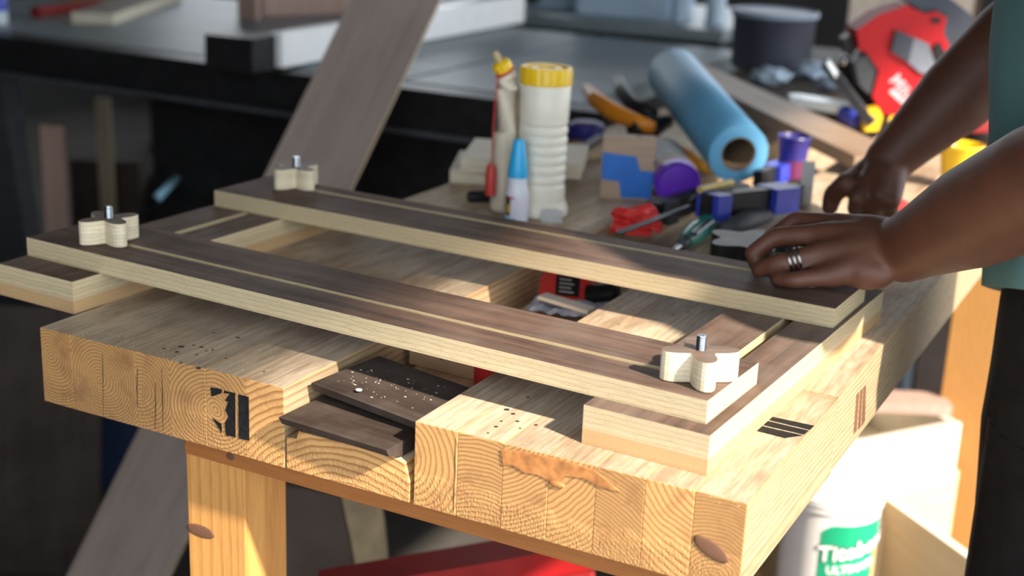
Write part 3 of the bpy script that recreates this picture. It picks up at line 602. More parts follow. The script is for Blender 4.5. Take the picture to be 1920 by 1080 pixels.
bm = B_(); ball(bm, lp(1325, 312, .018), .011, sc=(1, .7, 1)); obj('pad', bm, 'pad_orange', oc, smooth=True)
# dark blue lid, pale batten
bm = B_(); lathe(bm, [(.028, 0), (.03, .004), (.028, .02), (.02, .024)], 28); tag(obj('round_lid', bm, 'lid_violet', loc=at(1098, 256, .0005), smooth=35), 'round dark violet plastic lid beside the pale batten', 'lid')
M_ = Matrix.Translation(at(1062, 302, .0006)) @ Matrix.Rotation(math.radians(62), 4, 'Z')
board('pale_batten', 'pale flat batten lying behind the ribbed glue bottle', 'batten', M_, .16, .05, .012, ['scrap_pine'])
p = at(1062, 318, .0006); M_, L_ = along(p, at(1128, 272, .0006)); bm = B_(); box(bm, (-.008, -.008, 0), (.008, .008, L_)); tag(obj('steel_bar', bm, 'black_metal', M=Matrix.Translation((0, 0, .0085)) @ M_, bevel=.001), 'black square bar lying before the pale batten', 'bar')
# crumpled red plastic
bm = B_(); bmesh.ops.create_icosphere(bm, subdivisions=3, radius=1)
for v in bm.verts:
    k = 1+.55*noise.noise(v.co*2.6+V((1.3, 0, 4)))+.25*noise.noise(v.co*6); v.co = V((v.co.x*.030*k, v.co.y*.018*k, max(.0003, (.017+v.co.z*.017*k))))
tag(obj('red_wrapper', bm, 'red_plastic', loc=at(1193, 441, .0003), rot=(0, 0, .5)), 'crumpled bright red plastic wrapper behind the far rail', 'wrapper')
# black handled screwdriver lying across the red wrapper
sd = thing('screwdriver', 'screwdriver with slim steel shaft and black handle reaching over the red wrapper', 'screwdriver', at(1300, 386, 0)); OO = V(sd.location)
bm = B_(); tube(bm, [at(1156, 438, .034)-OO, at(1160, 436.5, .034)-OO, at(1300, 385, .030)-OO], [.0015, .0027, .0027], 12); obj('shaft', bm, 'dark_steel', sd, smooth=40)
bm = B_(); tube(bm, [at(1297, 386, .030)-OO, at(1306, 383, .030)-OO, at(1330, 376, .029)-OO, at(1385, 360, .027)-OO, at(1398, 356, .027)-OO], [.006, .011, .013, .013, .009], 14); obj('handle', bm, 'black_plastic', sd, smooth=40)
# teal handled screwdriver
sd = thing('screwdriver', 'screwdriver with translucent teal green handle lying beside the grey lobed disc', 'screwdriver', at(1310, 440, 0)); OO = V(sd.location)
pts_ = [at(1340, 408, .016)-OO, at(1334, 414, .016)-OO, at(1300, 440, .0145)-OO, at(1285, 452, .0135)-OO]
bm = B_(); tube(bm, pts_, [.008, .0125, .0125, .009], 14); obj('handle', bm, 'teal', sd, smooth=40)
bm = B_(); tube(bm, [at(1332, 414, .0255)-OO, at(1300, 439, .024)-OO], [.005, .005], 10, flat=.6); obj('inlay', bm, 'dark_steel', sd, smooth=40)
bm = B_(); tube(bm, [at(1286, 451, .0135)-OO, at(1277, 459, .013)-OO], [.0085, .006], 12); obj('collar', bm, 'charcoal', sd, smooth=40)
bm = B_(); tube(bm, [at(1279, 458, .013)-OO, at(1262, 470, .011)-OO], [.003, .003], 10); obj('shaft', bm, 'steel', sd, smooth=40)
# dark clamps in the pile
def qclamp(label, a, b, za, zb, padcol, r=.013, pads=((.15, .3), (.75, .97)), grip=None):
    t = thing('bar_clamp', label, 'clamp', at(a[0], a[1], 0)); O_ = V(t.location); A = at(*a, za)-O_; Bp = at(*b, zb)-O_
    bm = B_(); M_, L_ = along(A, Bp); box(bm, (-r*.6, -r, 0), (r*.6, r, L_), M=M_); obj('body', bm, 'black_plastic', t, bevel=.004)
    for u0, u1 in pads:
        bm = B_(); box(bm, (-r*1.25, -r*1.15, L_*u0), (r*1.25, r*1.05, L_*u1), M=M_); obj('pad', bm, padcol, t, bevel=.004)
    if grip:
        bm = B_(); tube(bm, [at(*g)-O_ for g in grip], [.009]+[.013]*(len(grip)-2)+[.008], 12); obj('grip', bm, 'charcoal', t, smooth=True)
    return t
qclamp('black bar clamp with bright blue pads just before the roll', (1322, 386), (1496, 366), .036, .030, 'clamp_blue', .014, ((.02, .16), (.64, .90)), [(1352, 432, .016), (1400, 415, .016), (1440, 405, .016)])
qclamp('black clamp jaw lying under the purple-capped can', (1226, 400), (1310, 372), .014, .013, 'charcoal', .013, ((.1, .3),))
qclamp('small blue spring clamp beside the violet cup', (1420, 336), (1472, 316), .012, .012, 'clamp_blue', .011, ((.5, .98),))
M_, L_ = along(at(1312, 356, .052), at(1372, 342, .052)); bm = B_(); lathe(bm, [(.0045, 0), (.0045, L_)], 6, 0, M_); tag(obj('pencil', bm, 'label_gold'), 'short yellow carpenter pencil resting on the bar clamp', 'pencil')
# grey-topped lobed disc
n = 90; bm = B_()
prism(bm, [((.041+.0085*math.cos(5*2*math.pi*i/n))*math.cos(2*math.pi*i/n), (.041+.0085*math.cos(5*2*math.pi*i/n))*math.sin(2*math.pi*i/n)) for i in range(n)], 0, .033, 1, None, 0)
tag(obj('lobed_disc', bm, ['black_plastic', 'grey_face'], loc=at(1408, 450, .033)+V((0, 0, -.0325)), rot=(0, 0, .35), bevel=.001), 'black lobed disc with flat grey top lying behind the far rail', 'disc')
# violet cup, white tape ring
cv = thing('violet_cup', 'small blue-violet plastic cup with pinkish lower half', 'cup', at(1482, 332, .0005))
bm = B_(); lathe(bm, [(.017, .0), (.0195, .026)], 28); obj('cup_base', bm, 'pink_cup', cv, smooth=40)
bm = B_(); lathe(bm, [(.0196, .0262), (.0225, .056), (.0245, .058), (.0235, .06), (.021, .056), (.0185, .03)], 28, close=False); obj('cup_rim', bm, 'violet_cup', cv, smooth=40)
bm = B_(); Mr = Matrix.Translation(at(1513, 345, .0305)) @ Matrix.Rotation(FACE+math.radians(78), 4, 'Z') @ Matrix.Rotation(math.radians(90), 4, 'X')
lathe(bm, [(.027, -.008), (.0298, -.008), (.0298, .008), (.027, .008), (.027, -.008)], 40, 0, Mr, close=False); tag(obj('tape_ring', bm, 'tape_white', smooth=40), 'ring of white tape standing on edge by the violet cup', 'tape')
# yellow cup between the arms
yc = thing('yellow_cup', 'yellow plastic cup with a red stripe standing between the arms', 'cup', at(1793, 352, .0005))
bm = B_(); lathe(bm, [(.021, 0), (.0225, .014)], 32); obj('cup_base', bm, 'cup_inside', yc, smooth=40)
bm = B_(); lathe(bm, [(.0226, .0142), (.0295, .058), (.0315, .060), (.031, .063), (.0275, .060), (.0225, .030), (.0, .028)], 32, close=False); obj('cup_wall', bm, 'cup_yellow', yc, smooth=40)
bm = B_()
for k in range(8):
    t0 = math.radians(-20-k*5+FACE*57.3); t1 = math.radians(-25-k*5+FACE*57.3)
    q = lambda t, r, z: (r*math.cos(t), r*math.sin(t), z)
    add(bm, [q(t0, .0234, .016), q(t1, .0234, .016), q(t1, .0296, .056), q(t0, .0296, .056)], [(0, 1, 2, 3)])
obj('stripe', bm, 'cup_red', yc)

# ================================================================ side table with more tools
st = thing('side_table', 'dark low side table behind the bench carrying tools', 'table', (.0, 2.1, 0)); SO2 = V(st.location)
bm = B_(); box(bm, (-.70, 1.62, ZB-.03), (.75, 2.6, ZB)); obj('table_top', bm, 'dark_board', st, loc=-SO2, bevel=.002)
for x, y in ((-.66, 1.66), (.66, 1.66), (-.66, 2.5), (.66, 2.5)):
    bm = B_(); box(bm, (x, y, 0), (x+.06, y+.06, ZB-.0302)); obj('leg', bm, 'dark_board', st, loc=-SO2, bevel=.002)
dr = thing('paint_drum', 'dark round drum with a pale blue-grey lid standing behind the long board', 'drum', at(1456, 138, .0005)+FH*.085)
bm = B_(); lathe(bm, [(.080, 0), (.086, .004), (.0885, .105), (.092, .113)], 40); obj('drum_wall', bm, 'drum_side', dr, smooth=40)
bm = B_(); lathe(bm, [(.0925, .1132), (.095, .116), (.095, .124), (.091, .126), (.087, .122)], 40); obj('drum_lid', bm, 'drum_top', dr, smooth=40)
# pale blue bits and a white tray
for i, (x, y, s, lab) in enumerate([(1442, 158, .03, 'crumpled pale blue rag beside the drum foot'), (1522, 148, .03, 'small crumpled blue rag between drum and clamp bars'), (1560, 168, .022, 'smallest crumpled blue rag by the white tray')]):
    bm = B_(); bmesh.ops.create_icosphere(bm, subdivisions=3, radius=1)
    for v in bm.verts: k = 1+.5*noise.noise(v.co*2.2+V((i*5, 0, 0))); v.co = V((v.co.x*s*1.3*k, v.co.y*s*k, max(.0003, s*.55+v.co.z*s*.6*k)))
    tag(obj('blue_rag', bm, 'pale_blue', loc=at(x, y, .0005), smooth=True), lab, 'rag')
bm = B_(); prism(bm, [(-.06, -.02), (.05, -.03), (.062, 0), (.05, .03), (-.05, .03), (-.066, .01)], 0, .016); tag(obj('white_tray', bm, 'tray_white', loc=at(1545, 205, .018), rot=(0, math.radians(5), FACE-.2), bevel=.005, smooth=40), 'glossy white-blue plastic tray beyond the long board', 'tray')
bm = B_(); box(bm, (-.07, -.03, 0), (.07, .03, .0165)); tag(obj('tray_block', bm, 'navy', loc=at(1545, 212, .0005), rot=(0, 0, FACE-.2), bevel=.002), 'dark blue block under the white tray', 'block')
# black clamp bars with chrome ends and yellow pads
cb = thing('pipe_clamp', 'pair of black clamp bars with chrome ends and yellow pads beside the red tool', 'clamp', at(1640, 240, 0)); OO = V(cb.location)
for (a, b, r) in (((1546, 118, .11), (1636, 232, .02), .008), ((1580, 118, .105), (1660, 226, .02), .011)):
    A = at(*a)-OO; Bp = at(*b)-OO; bm = B_(); M_, L_ = along(A, Bp); box(bm, (-r*.5, -r, 0), (r*.5, r, L_), M=M_); obj('bar', bm, 'charcoal' if r < .01 else 'black_metal', cb, bevel=.002)
    bm = B_(); ball(bm, A+V((.004, 0, .004)), r*.9); obj('chrome_end', bm, 'steel', cb, smooth=True)
bm = B_(); M_, L_ = along(at(1552, 116, .114)-OO, at(1572, 146, .088)-OO); box(bm, (-.003, -.004, 0), (.003, .004, L_), M=M_); obj('chrome_strip', bm, 'steel', cb, bevel=.001)
for (x, y, s) in ((1634, 222, .02), (1676, 206, .018)):
    bm = B_(); prism(bm, [(-s*.6, -s), (s*.5, -s*.9), (s*.75, s*.3), (s*.3, s), (-s*.5, s*.8)], -.014, .014, 0, Matrix.Translation(at(x, y, .026)-OO) @ Matrix.Rotation(FACE, 4, 'Z') @ Matrix.Rotation(math.radians(90), 4, 'X')); obj('pad', bm, 'cap_yellow', cb, bevel=.004)
for (x, y) in ((1600, 222), (1585, 214)):
    bm = B_(); ball(bm, at(x, y, .02)-OO, .014, sc=(1, .8, 1.1)); obj('swivel', bm, 'clamp_blue', cb, smooth=True)
# cordless tool: outline traced on an upright plane through its resting place
TP = at(1690, 250, .0); tl = thing('cordless_sander', 'red and grey cordless power tool with white lettering lying on the side table', 'power tool', TP, FACE)
def tpoly(pts):                                        # pixels of the 4.7x crop to local x,z
    out = []
    for x, y in pts:
        P = onplane(1520+x/4.697, y/4.697, TP, FH); d = P-TP; out.append((d.dot(RH), d.z))
    return out
def tslab(name, pts, y0, y1, mat, bev=.006, par=None):
    bm = B_(); prism(bm, tpoly(pts), -y1, -y0, 0, Matrix.Rotation(math.radians(90), 4, 'X')); return obj(name, bm, mat, par or tl, bevel=bev, seg=3, smooth=35)
body = tslab('housing', [(405, 265), (600, 130), (850, 45), (1000, 120), (1110, 100), (1200, 160), (1170, 290), (1290, 560), (1130, 690), (960, 800), (820, 1010), (640, 1020), (545, 850), (600, 620), (500, 470), (430, 440)], 0, .075, 'tool_red', .012)
tslab('motor_cover', [(860, 20), (1000, -40), (1230, -20), (1420, 130), (1530, 370), (1450, 470), (1295, 545), (1175, 300), (1205, 150), (1110, 92), (1000, 112)], .008, .068, 'tool_grey', .016)
tslab('grip', [(745, 265), (1030, 380), (1060, 480), (1130, 660), (960, 640), (850, 545), (700, 450)], -.006, .02, 'tool_light', .006)
tslab('grip_inset', [(740, 262), (900, 330), (850, 540), (700, 450)], -.0085, .01, 'tool_grey', .002)
tslab('trigger', [(1075, 400), (1130, 370), (1230, 570), (1170, 640), (1090, 560)], -.006, .04, 'black_plastic', .004)
tslab('vent_button', [(1060, 165), (1110, 150), (1155, 185), (1120, 205), (1070, 200)], -.003, .02, 'black_plastic', .002)
tslab('base_block', [(390, 560), (510, 480), (590, 600), (590, 780), (540, 850), (440, 760)], .005, .07, 'charcoal', .006)
tslab('nose', [(310, 360), (370, 320), (430, 440), (380, 520), (330, 480)], .02, .055, 'black_plastic', .005)
q0 = tpoly([(810, 790)])[0]
bm = textmesh('Milw', .029, .0006, .0006); bmesh.ops.transform(bm, verts=bm.verts, matrix=Matrix.Translation((q0[0], -.0008, q0[1])) @ Matrix.Rotation(math.radians(90), 4, 'X') @ Matrix.Rotation(math.radians(-48), 4, 'Z')); obj('lettering', bm, 'letter_white', body)
q1 = tpoly([(785, 870)])[0]
bm = B_(); box(bm, (-.022, -.004, 0), (.018, .004, .0012), M=Matrix.Translation((q1[0], -.0004, q1[1])) @ Matrix.Rotation(math.radians(90), 4, 'X') @ Matrix.Rotation(math.radians(-38), 4, 'Z')); obj('underline', bm, 'letter_white', body)
# red toolbox and beige board behind the arms
bx = thing('red_toolbox', 'dark red toolbox with black handle seen between the arms', 'toolbox', at(1815, 284, .0005)+FH*.02, FACE+.1)
bm = B_(); box(bm, (-.05, 0, 0), (.12, .07, .045)); obj('box_body', bm, 'dark_red', bx, bevel=.005)
bm = B_(); tube(bm, [(.0, -.006, .02), (.03, -.016, .022), (.09, -.016, .026), (.11, -.004, .026)], .008, 10); obj('handle', bm, 'black_plastic', bx, smooth=True)
bm = B_(); ball(bm, (-.03, -.003, .026), .006); obj('latch', bm, 'steel', bx, smooth=True)
M_ = Matrix.Translation(at(1650, 150, .0008)+FH*.35) @ Matrix.Rotation(FACE-.1, 4, 'Z')
board('beige_panel', 'upright beige board standing behind the red power tool', 'board', M_, .28, .02, .42, 'beige')
M_ = Matrix.Translation(at(1846, 120, .0008)+FH*.2) @ Matrix.Rotation(FACE-.1, 4, 'Z')
board('brown_post', 'dark brown upright batten beside the beige board', 'batten', M_, .035, .03, .5, 'post_brown')
bm = B_(); ball(bm, (0, 0, .0), .04, sc=(1.1, .8, .75)); tag(obj('white_bag', bm, 'tray_white', loc=at(1850, 128, .031)+FH*.05, smooth=True), 'small round white bag behind the red power tool', 'bag')

# pale machine against the back
mc = thing('thickness_planer', 'pale blue bench machine with columns and black knobs behind the saw', 'machine', V((-1.27, 2.78, 0)), FACE-.40)
bm = B_(); box(bm, (-.55, -.1, .0), (.28, .5, ZB-.02)); obj('stand', bm, 'saw_black', mc)
bm = B_(); box(bm, (-.60, -.15, ZB-.0195), (.30, .52, ZB+.01)); obj('bed', bm, 'cast_iron', mc, bevel=.004)
bm = B_(); box(bm, (-.16, -.02, ZB+.0105), (.10, .25, ZB+.15)); obj('front_panel', bm, 'pale_blue', mc, bevel=.01)
bm = B_(); box(bm, (-.50, .05, ZB+.0105), (-.165, .2, ZB+.06)); obj('infeed_plate', bm, 'pale_blue', mc, bevel=.004)
for x in (.135, .235):
    bm = B_(); lathe(bm, [(.03, ZB+.0105), (.026, ZB+.03), (.026, ZB+.4)], 20, 0, Matrix.Translation((x, 0, 0))); obj('column', bm, 'pale_blue', mc, smooth=40)
bm = B_(); box(bm, (.10, -.05, ZB+.16), (.32, .1, ZB+.24)); obj('head_casting', bm, 'pale_blue', mc, bevel=.012)
bm = B_(); box(bm, (-.5, -.03, ZB+.16), (.099, .25, ZB+.4)); obj('cover', bm, 'pale_blue', mc, bevel=.015)
for x, z in ((-.28, .05), (-.10, .17), (-.03, .17), (.03, .165), (.105, .14), (-.42, .2), (-.36, .2), (-.22, .19)):
    bm = B_(); lathe(bm, [(.018, 0), (.02, .01), (.02, .03), (.012, .034)], 18, 0, Matrix.Translation((x, -.034, ZB+z)) @ Matrix.Rotation(math.radians(90), 4, 'X')); obj('knob', bm, 'black_plastic', mc, smooth=40)

# ================================================================ under and beyond the bench
# red steel trestle under the bench
tr = thing('red_trestle', 'glossy red steel trestle standing under the workbench', 'trestle', (-.45, .42, 0)); TO = V(tr.location)
A = atd(600, 1112, 1.62); Bp = atd(1190, 985, 1.62); Bp.z = A.z + (Bp.z-A.z)*.8
bm = B_(); M_, L_ = along(A-TO, Bp-TO); box(bm, (-.026, -.016, 0), (.026, .016, L_), M=M_); obj('beam', bm, 'red_paint', tr, bevel=.007, seg=3, smooth=40)
bm = B_(); M_, L_ = along(A-TO+V((0, -.03, -.03)), Bp-TO+V((0, -.03, -.03))); box(bm, (-.008, -.012, L_*.3), (.008, .012, L_*.9), M=M_); obj('lower_flange', bm, 'dark_red', tr, bevel=.003)
for q, s in ((A, -1), (A, 1), (Bp, -1), (Bp, 1)):
    u = (Bp-A).normalized(); pq = q + u*(.06 if q is A else -.06); foot_ = V((pq.x-.2*u.y*s, pq.y+.2*u.x*s, .0))
    bm = B_(); tube(bm, [pq-TO+V((0, 0, -.02)), foot_-TO], .016, 10); obj('leg', bm, 'red_paint', tr, smooth=40)
# live-edge slab on end
LP = atd(640, 1000, 2.05); LPb = V((LP.x, LP.y, 0)); ls = thing('live_edge_slab', 'dark rough slab with a pale curved bark edge standing under the bench', 'slab', LPb, FACE)
def lpoly(pts):
    out = []
    for x, y in pts: d = onplane(x, y, LP, FH)-LPb; out.append((d.dot(RH), max(d.z, .002)))
    return out
bm = B_(); prism(bm, lpoly([(520, 1500), (525, 880), (645, 900), (662, 980), (680, 1080), (690, 1500)]), 0, .05, 0, Matrix.Rotation(math.radians(90), 4, 'X')); obj('slab_face', bm, 'live_face', ls, bevel=.004)
bm = B_(); prism(bm, lpoly([(648, 900), (708, 905), (722, 980), (730, 1080), (736, 1500), (693, 1500), (683, 1080), (665, 980)]), .0, .05, 0, Matrix.Rotation(math.radians(90), 4, 'X')); obj('bark_edge', bm, 'bark_edge', ls, bevel=.006)
# dark panels in the shade left of the bench
P0 = atd(60, 900, 2.55); P0.z = 0.002
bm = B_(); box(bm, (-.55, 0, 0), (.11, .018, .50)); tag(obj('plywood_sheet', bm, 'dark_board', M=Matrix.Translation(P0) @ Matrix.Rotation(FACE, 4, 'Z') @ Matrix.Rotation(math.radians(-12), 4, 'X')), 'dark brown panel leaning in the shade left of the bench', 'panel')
P0 = atd(215, 860, 3.0); P0.z = 0.0005
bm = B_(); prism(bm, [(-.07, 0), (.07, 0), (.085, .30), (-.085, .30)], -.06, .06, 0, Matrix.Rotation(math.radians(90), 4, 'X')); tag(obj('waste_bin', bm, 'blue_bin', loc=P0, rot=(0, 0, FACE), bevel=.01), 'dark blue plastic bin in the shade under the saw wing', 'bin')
# odds and ends under the saw wing
def upright(name, label, cat, px0, px1, ytop, dep, mat, th=.02, base=0.):
    a = atd(px0, ytop, dep); b = atd(px1, ytop, dep); wd = (b-a).dot(RH)
    bm = B_(); box(bm, (0, 0, 0), (wd, th, a.z-base)); return tag(obj(name, bm, mat, M=Matrix.Translation((a.x, a.y, base+.001)) @ Matrix.Rotation(FACE, 4, 'Z'), bevel=.002), label, cat)
upright('pink_offcut', 'pinkish board standing upright behind the saw leg', 'board', 74, 118, 236, 3.25, 'pink_board')
upright('pale_strip', 'narrow pale strip of wood standing far under the saw', 'strip', 178, 204, 186, 3.7, 'scrap_pine')
upright('blue_cabinet', 'dark navy cabinet standing far under the saw', 'cabinet', 288, 402, 150, 4.2, 'blue_bin', .3)
upright('storage_crate', 'grey-brown crate on the floor far under the saw', 'crate', 130, 260, 300, 3.9, 'live_face', .3)
upright('storage_crate', 'low pale grey crate before the navy cabinet', 'crate', 285, 402, 330, 4.0, 'saw_grey', .15)
A = atd(290, 376, 2.95); Bp = atd(340, 325, 3.1); u = (Bp-A); lo = A - u*1.2
bm = B_(); tube(bm, [A, Bp], .009, 10); rod = obj('rod', bm, 'cyan_steel', smooth=True); tag(rod, 'bright blue steel rod end slanting up under the saw', 'rod'); rod.name = 'blue_rod'
bm = B_(); tube(bm, [lo, A], .010, 10); obj('dark_sleeve', bm, 'saw_black', rod, smooth=True)

# sunlit boxes and boards on the floor to the right
zA = -.53
a = at(1521, 943, zA); b = at(1790, 885, zA); d_ = b-a; ang = math.atan2(d_.y, d_.x)
def crate(name, label, p, ang, L, W, H, t=.014, mat='white_ply', front=None):
    c = thing(name, label, 'box', p, ang)
    for nm, q0_, q1_, m_ in (('front_panel', (0, 0, 0), (L, t, H), front or mat), ('back_panel', (0, W-t, 0), (L, W, H), mat), ('side_panel', (0, t+.0004, 0), (t, W-t-.0004, H), mat), ('side_panel', (L-t, t+.0004, 0), (L, W-t-.0004, H), mat), ('bottom_panel', (t+.0004, t+.0004, .004), (L-t-.0004, W-t-.0004, .012), mat)):
        bm = B_(); box(bm, q0_, q1_); obj(nm, bm, m_, c, bevel=.0008)
    return c
H_low = ZB+zA-.002
cr = crate('plywood_box', 'lower of two stacked plywood boxes on the floor beside the bench', a+V((0.0, .004, -ZB-zA+.001)), ang, d_.length+.01, .20, H_low, mat='tan_ply')
c2 = crate('plywood_box', 'upper sunlit plywood box with two screw holes, stacked on another', V((a.x, a.y, ZB+zA)), ang, d_.length, .21, .088)
for (x, y) in ((1753, 826), (1757, 870)):
    P = onplane(x, y, V((a.x, a.y, 0)), V((-math.sin(ang), math.cos(ang), 0))); q = Matrix.Rotation(-ang, 4, 'Z') @ (P-V((a.x, a.y, ZB+zA)))
    bm = B_(); ball(bm, (q.x, -.0002, q.z), .0035, sc=(1, .2, 1)); obj('screw_hole', bm, 'nail', c2)
# leaning plywood panel and a few boards
a = at(1664, 938, -.55); b = at(1820, 1052, -.55); d_ = b-a
board('ply_panel', 'plywood panel on edge with a sunlit top edge beside the glue bucket', 'panel', Matrix.Translation((a.x, a.y, .001)) @ Matrix.Rotation(math.atan2(d_.y, d_.x), 4, 'Z'), d_.length, .016, ZB-.55, ['white_ply', 'tan_ply'], (1, 1, 0))
upright('plum_board', 'purple-brown board standing upright behind the bench leg', 'board', 1736, 1815, 560, 2.75, 'live_face')
upright('blue_board', 'narrow pale blue board standing behind the bench leg', 'board', 1712, 1740, 560, 2.85, 'pale_blue')
pa = at(1690, 775, -.44); board('red_brown_board', 'short reddish board lying on the upper plywood box', 'board', Matrix.Translation((pa.x-.06, pa.y-.03, ZB+zA+.090)) @ Matrix.Rotation(ang-.5, 4, 'Z'), .15, .06, .018, 'pink_board')
# glue bucket with label
BK = atd(1574, 1030, 1.86)+FH*.066
bm = B_(); box(bm, (-.08, -.08, 0), (.08, .08, .0745)); tag(obj('timber_block', bm, 'tan_ply', loc=(BK.x, BK.y, 0), rot=(0, 0, FACE), bevel=.003), 'square timber block under the glue bucket', 'block')
gkb = thing('glue_bucket', 'white glue bucket with a green label on the floor', 'bucket', V((BK.x, BK.y, .075)), FACE)
RB = .0655; LZ = BK.z-.075
bm = B_(); lathe(bm, [(RB-.006, 0), (RB, .005), (RB, LZ+.046), (RB+.003, LZ+.048), (RB+.003, LZ+.054), (RB, LZ+.056)], 48); bk_ = obj('bucket_wall', bm, 'bucket_white', gkb, smooth=40)
bm = B_(); lathe(bm, [(RB+.004, LZ+.0565), (RB+.004, LZ+.066), (RB-.004, LZ+.069), (.02, LZ+.069)], 48); obj('bucket_lid', bm, 'bucket_white', gkb, smooth=40)
def cylpatch(u0, u1, z0, z1, r, mat, par, nm, n=20, top=0):
    """label patch: u is distance round the wall in metres from the point facing local -y"""
    bm = B_(); g = []
    for i in range(n+1):
        t = -math.pi/2 + (u0+(u1-u0)*i/n)/r; zz = z1 - (top*(1-i/4)**2 if i < 4 else 0)
        for z in (z0, zz): g.append(bm.verts.new((r*math.cos(t), r*math.sin(t), z)))
    for i in range(n): bm.faces.new((g[2*i], g[2*i+2], g[2*i+3], g[2*i+1]))
    return obj(nm, bm, mat, par, smooth=True)
lbl = cylpatch(-.026, .072, LZ-.08, LZ+.034, RB+.0006, 'label_green', bk_, 'label', top=.012)
def cyltext(s, size, u, z, off, dr, slope=.16):
    bm = textmesh(s, size, .0002, off)
    for v in bm.verts:
        t = -math.pi/2 + (u+v.co.x)/RB; zz = z+v.co.y+v.co.x*slope; rr = RB+dr+v.co.z; v.co = V((rr*math.cos(t), rr*math.sin(t), zz))
    return bm
obj('lettering', cyltext('Titebond', .031, .030, LZ-.002, .0020, .0012), 'letter_black', bk_)
obj('lettering', cyltext('Titebond', .031, .030, LZ-.002, .0008, .0020), 'letter_pale', bk_)
obj('lettering', cyltext('ULTIMATE', .016, .022, LZ-.030, .0006, .0012, .08), 'letter_pale', bk_)
cylpatch(.060, .0715, LZ-.08, LZ-.01, RB+.001, 'label_gold', bk_, 'label_band')
bm = B_(); lathe(bm, [(.035, 0), (.05, .05), (.05, .28), (.045, .29)], 24); tag(obj('clay_pot', bm, 'knot', loc=V((atd(1470, 1060, 2.05).x-.07, atd(1470, 1060, 2.05).y, .0005)), smooth=40), 'tall brown pot beside the glue bucket', 'pot')

# ================================================================ the person
def fuse(parts, voxel, name, mat, parent, smooth_it=6):
    """parts: closed overlapping shapes in one bmesh -> one continuous skin"""
    me = bpy.data.meshes.new('tmp'); parts.to_mesh(me); parts.free(); o = bpy.data.objects.new('tmp', me); C.objects.link(o)
    m = o.modifiers.new('r', 'REMESH'); m.mode = 'VOXEL'; m.voxel_size = voxel
    s = o.modifiers.new('s', 'SMOOTH'); s.factor = .5; s.iterations = smooth_it
    dg = bpy.context.evaluated_depsgraph_get(); me2 = bpy.data.meshes.new_from_object(o.evaluated_get(dg)); bpy.data.objects.remove(o); bpy.data.meshes.remove(me)
    me2.name = name; me2.materials.clear(); me2.materials.append(MATS[mat]); me2.shade_smooth()
    r = bpy.data.objects.new(name, me2); C.objects.link(r); r.parent = parent; r.location = -V(parent.location); return r
R_ = lambda x, y, z: V((x, y, z+ZB))
def limb(bm, pts, rad, n=22):
    """tapered chain of joints, each bone a closed frustum with ball joints"""
    for i in range(len(pts)-1):
        M_, L_ = along(pts[i], pts[i+1]); lathe(bm, [(rad[i], 0), (rad[i]*.5+rad[i+1]*.5, L_*.5), (rad[i+1], L_)], n, 0, M_)
    for p, r in zip(pts, rad): ball(bm, p, r*1.0, seg=n)
pn = thing('person', 'person in a teal t-shirt and black trousers bending over the jig, both hands at work', 'person', (.20, .52, 0))
bm = B_()
# head, neck, trunk
hc = R_(.085, .52, .70)
ball(bm, hc, .1, sc=(.98, .76, 1.16), seg=20); ball(bm, hc+V((-.035, 0, -.055)), .066, sc=(1, .86, .9)); ball(bm, hc+V((-.1, 0, -.02)), .017, sc=(1.2, .8, 1.3)); ball(bm, hc+V((-.088, 0, .012)), .02, sc=(.8, 2.2, .5))
for s in (-1, 1): ball(bm, hc+V((.01, .077*s, -.01)), .026, sc=(.7, .35, 1.1)); ball(bm, hc+V((-.075, .032*s, -.045)), .02)
ball(bm, hc+V((-.092, 0, -.058)), .016, sc=(.7, 1.6, .6))
limb(bm, [R_(.10, .52, .64), R_(.155, .52, .50)], [.056, .062])
for z, cx, rx, ry in ((.0, .20, .105, .155), (.12, .19, .10, .145), (.25, .178, .105, .15), (.36, .17, .11, .165), (.44, .165, .095, .165)): ball(bm, R_(cx, .52, z), 1, sc=(rx, ry, .11), seg=20)
SL, SR = R_(.17, .345, .455), R_(.17, .695, .455)
limb(bm, [R_(.165, .44, .47), SL], [.06, .058]); limb(bm, [R_(.165, .60, .47), SR], [.06, .058])
# left arm and hand (the near one)
EL, WL = R_(.170, .236, .226), R_(.006, .398, .092)
limb(bm, [SL, SL.lerp(EL, .45), EL], [.056, .050, .043]); limb(bm, [EL, EL.lerp(WL, .25), EL.lerp(WL, .6), EL.lerp(WL, .88), WL], [.043, .048, .044, .034, .031])
MC = [R_(-.060, .414, .100), R_(-.068, .394, .094), R_(-.064, .374, .081), R_(-.050, .360, .066)]
for p, r0, r1 in zip(MC, (.025, .024, .024, .022), (.0125, .0125, .012, .0115)): limb(bm, [WL+(p-WL)*.12, WL.lerp(p, .55), p], [r0, r0*.82, r1])
ball(bm, R_(-.022, .372, .072), .019, sc=(1.5, .9, .9)); ball(bm, R_(-.02, .41, .082), .022, sc=(1.3, 1, .9))
fing = [[MC[0], R_(-.103, .420, .097), R_(-.124, .410, .078), R_(-.126, .400, .062)], [MC[1], R_(-.112, .390, .086), R_(-.130, .382, .069), R_(-.125, .382, .0575)],
        [MC[2], R_(-.100, .360, .069), R_(-.117, .362, .0595), R_(-.114, .373, .0575)], [MC[3], R_(-.078, .345, .0605), R_(-.094, .349, .0575), R_(-.098, .358, .0575)]]
for f_, r in zip(fing, (.0092, .0094, .009, .0082)): limb(bm, f_, [r*1.25, r*1.02, r*.92, r*.82], 12)
limb(bm, [R_(-.012, .418, .082), R_(-.044, .441, .078), R_(-.072, .437, .068), R_(-.094, .427, .060)], [.017, .013, .0105, .009], 12)
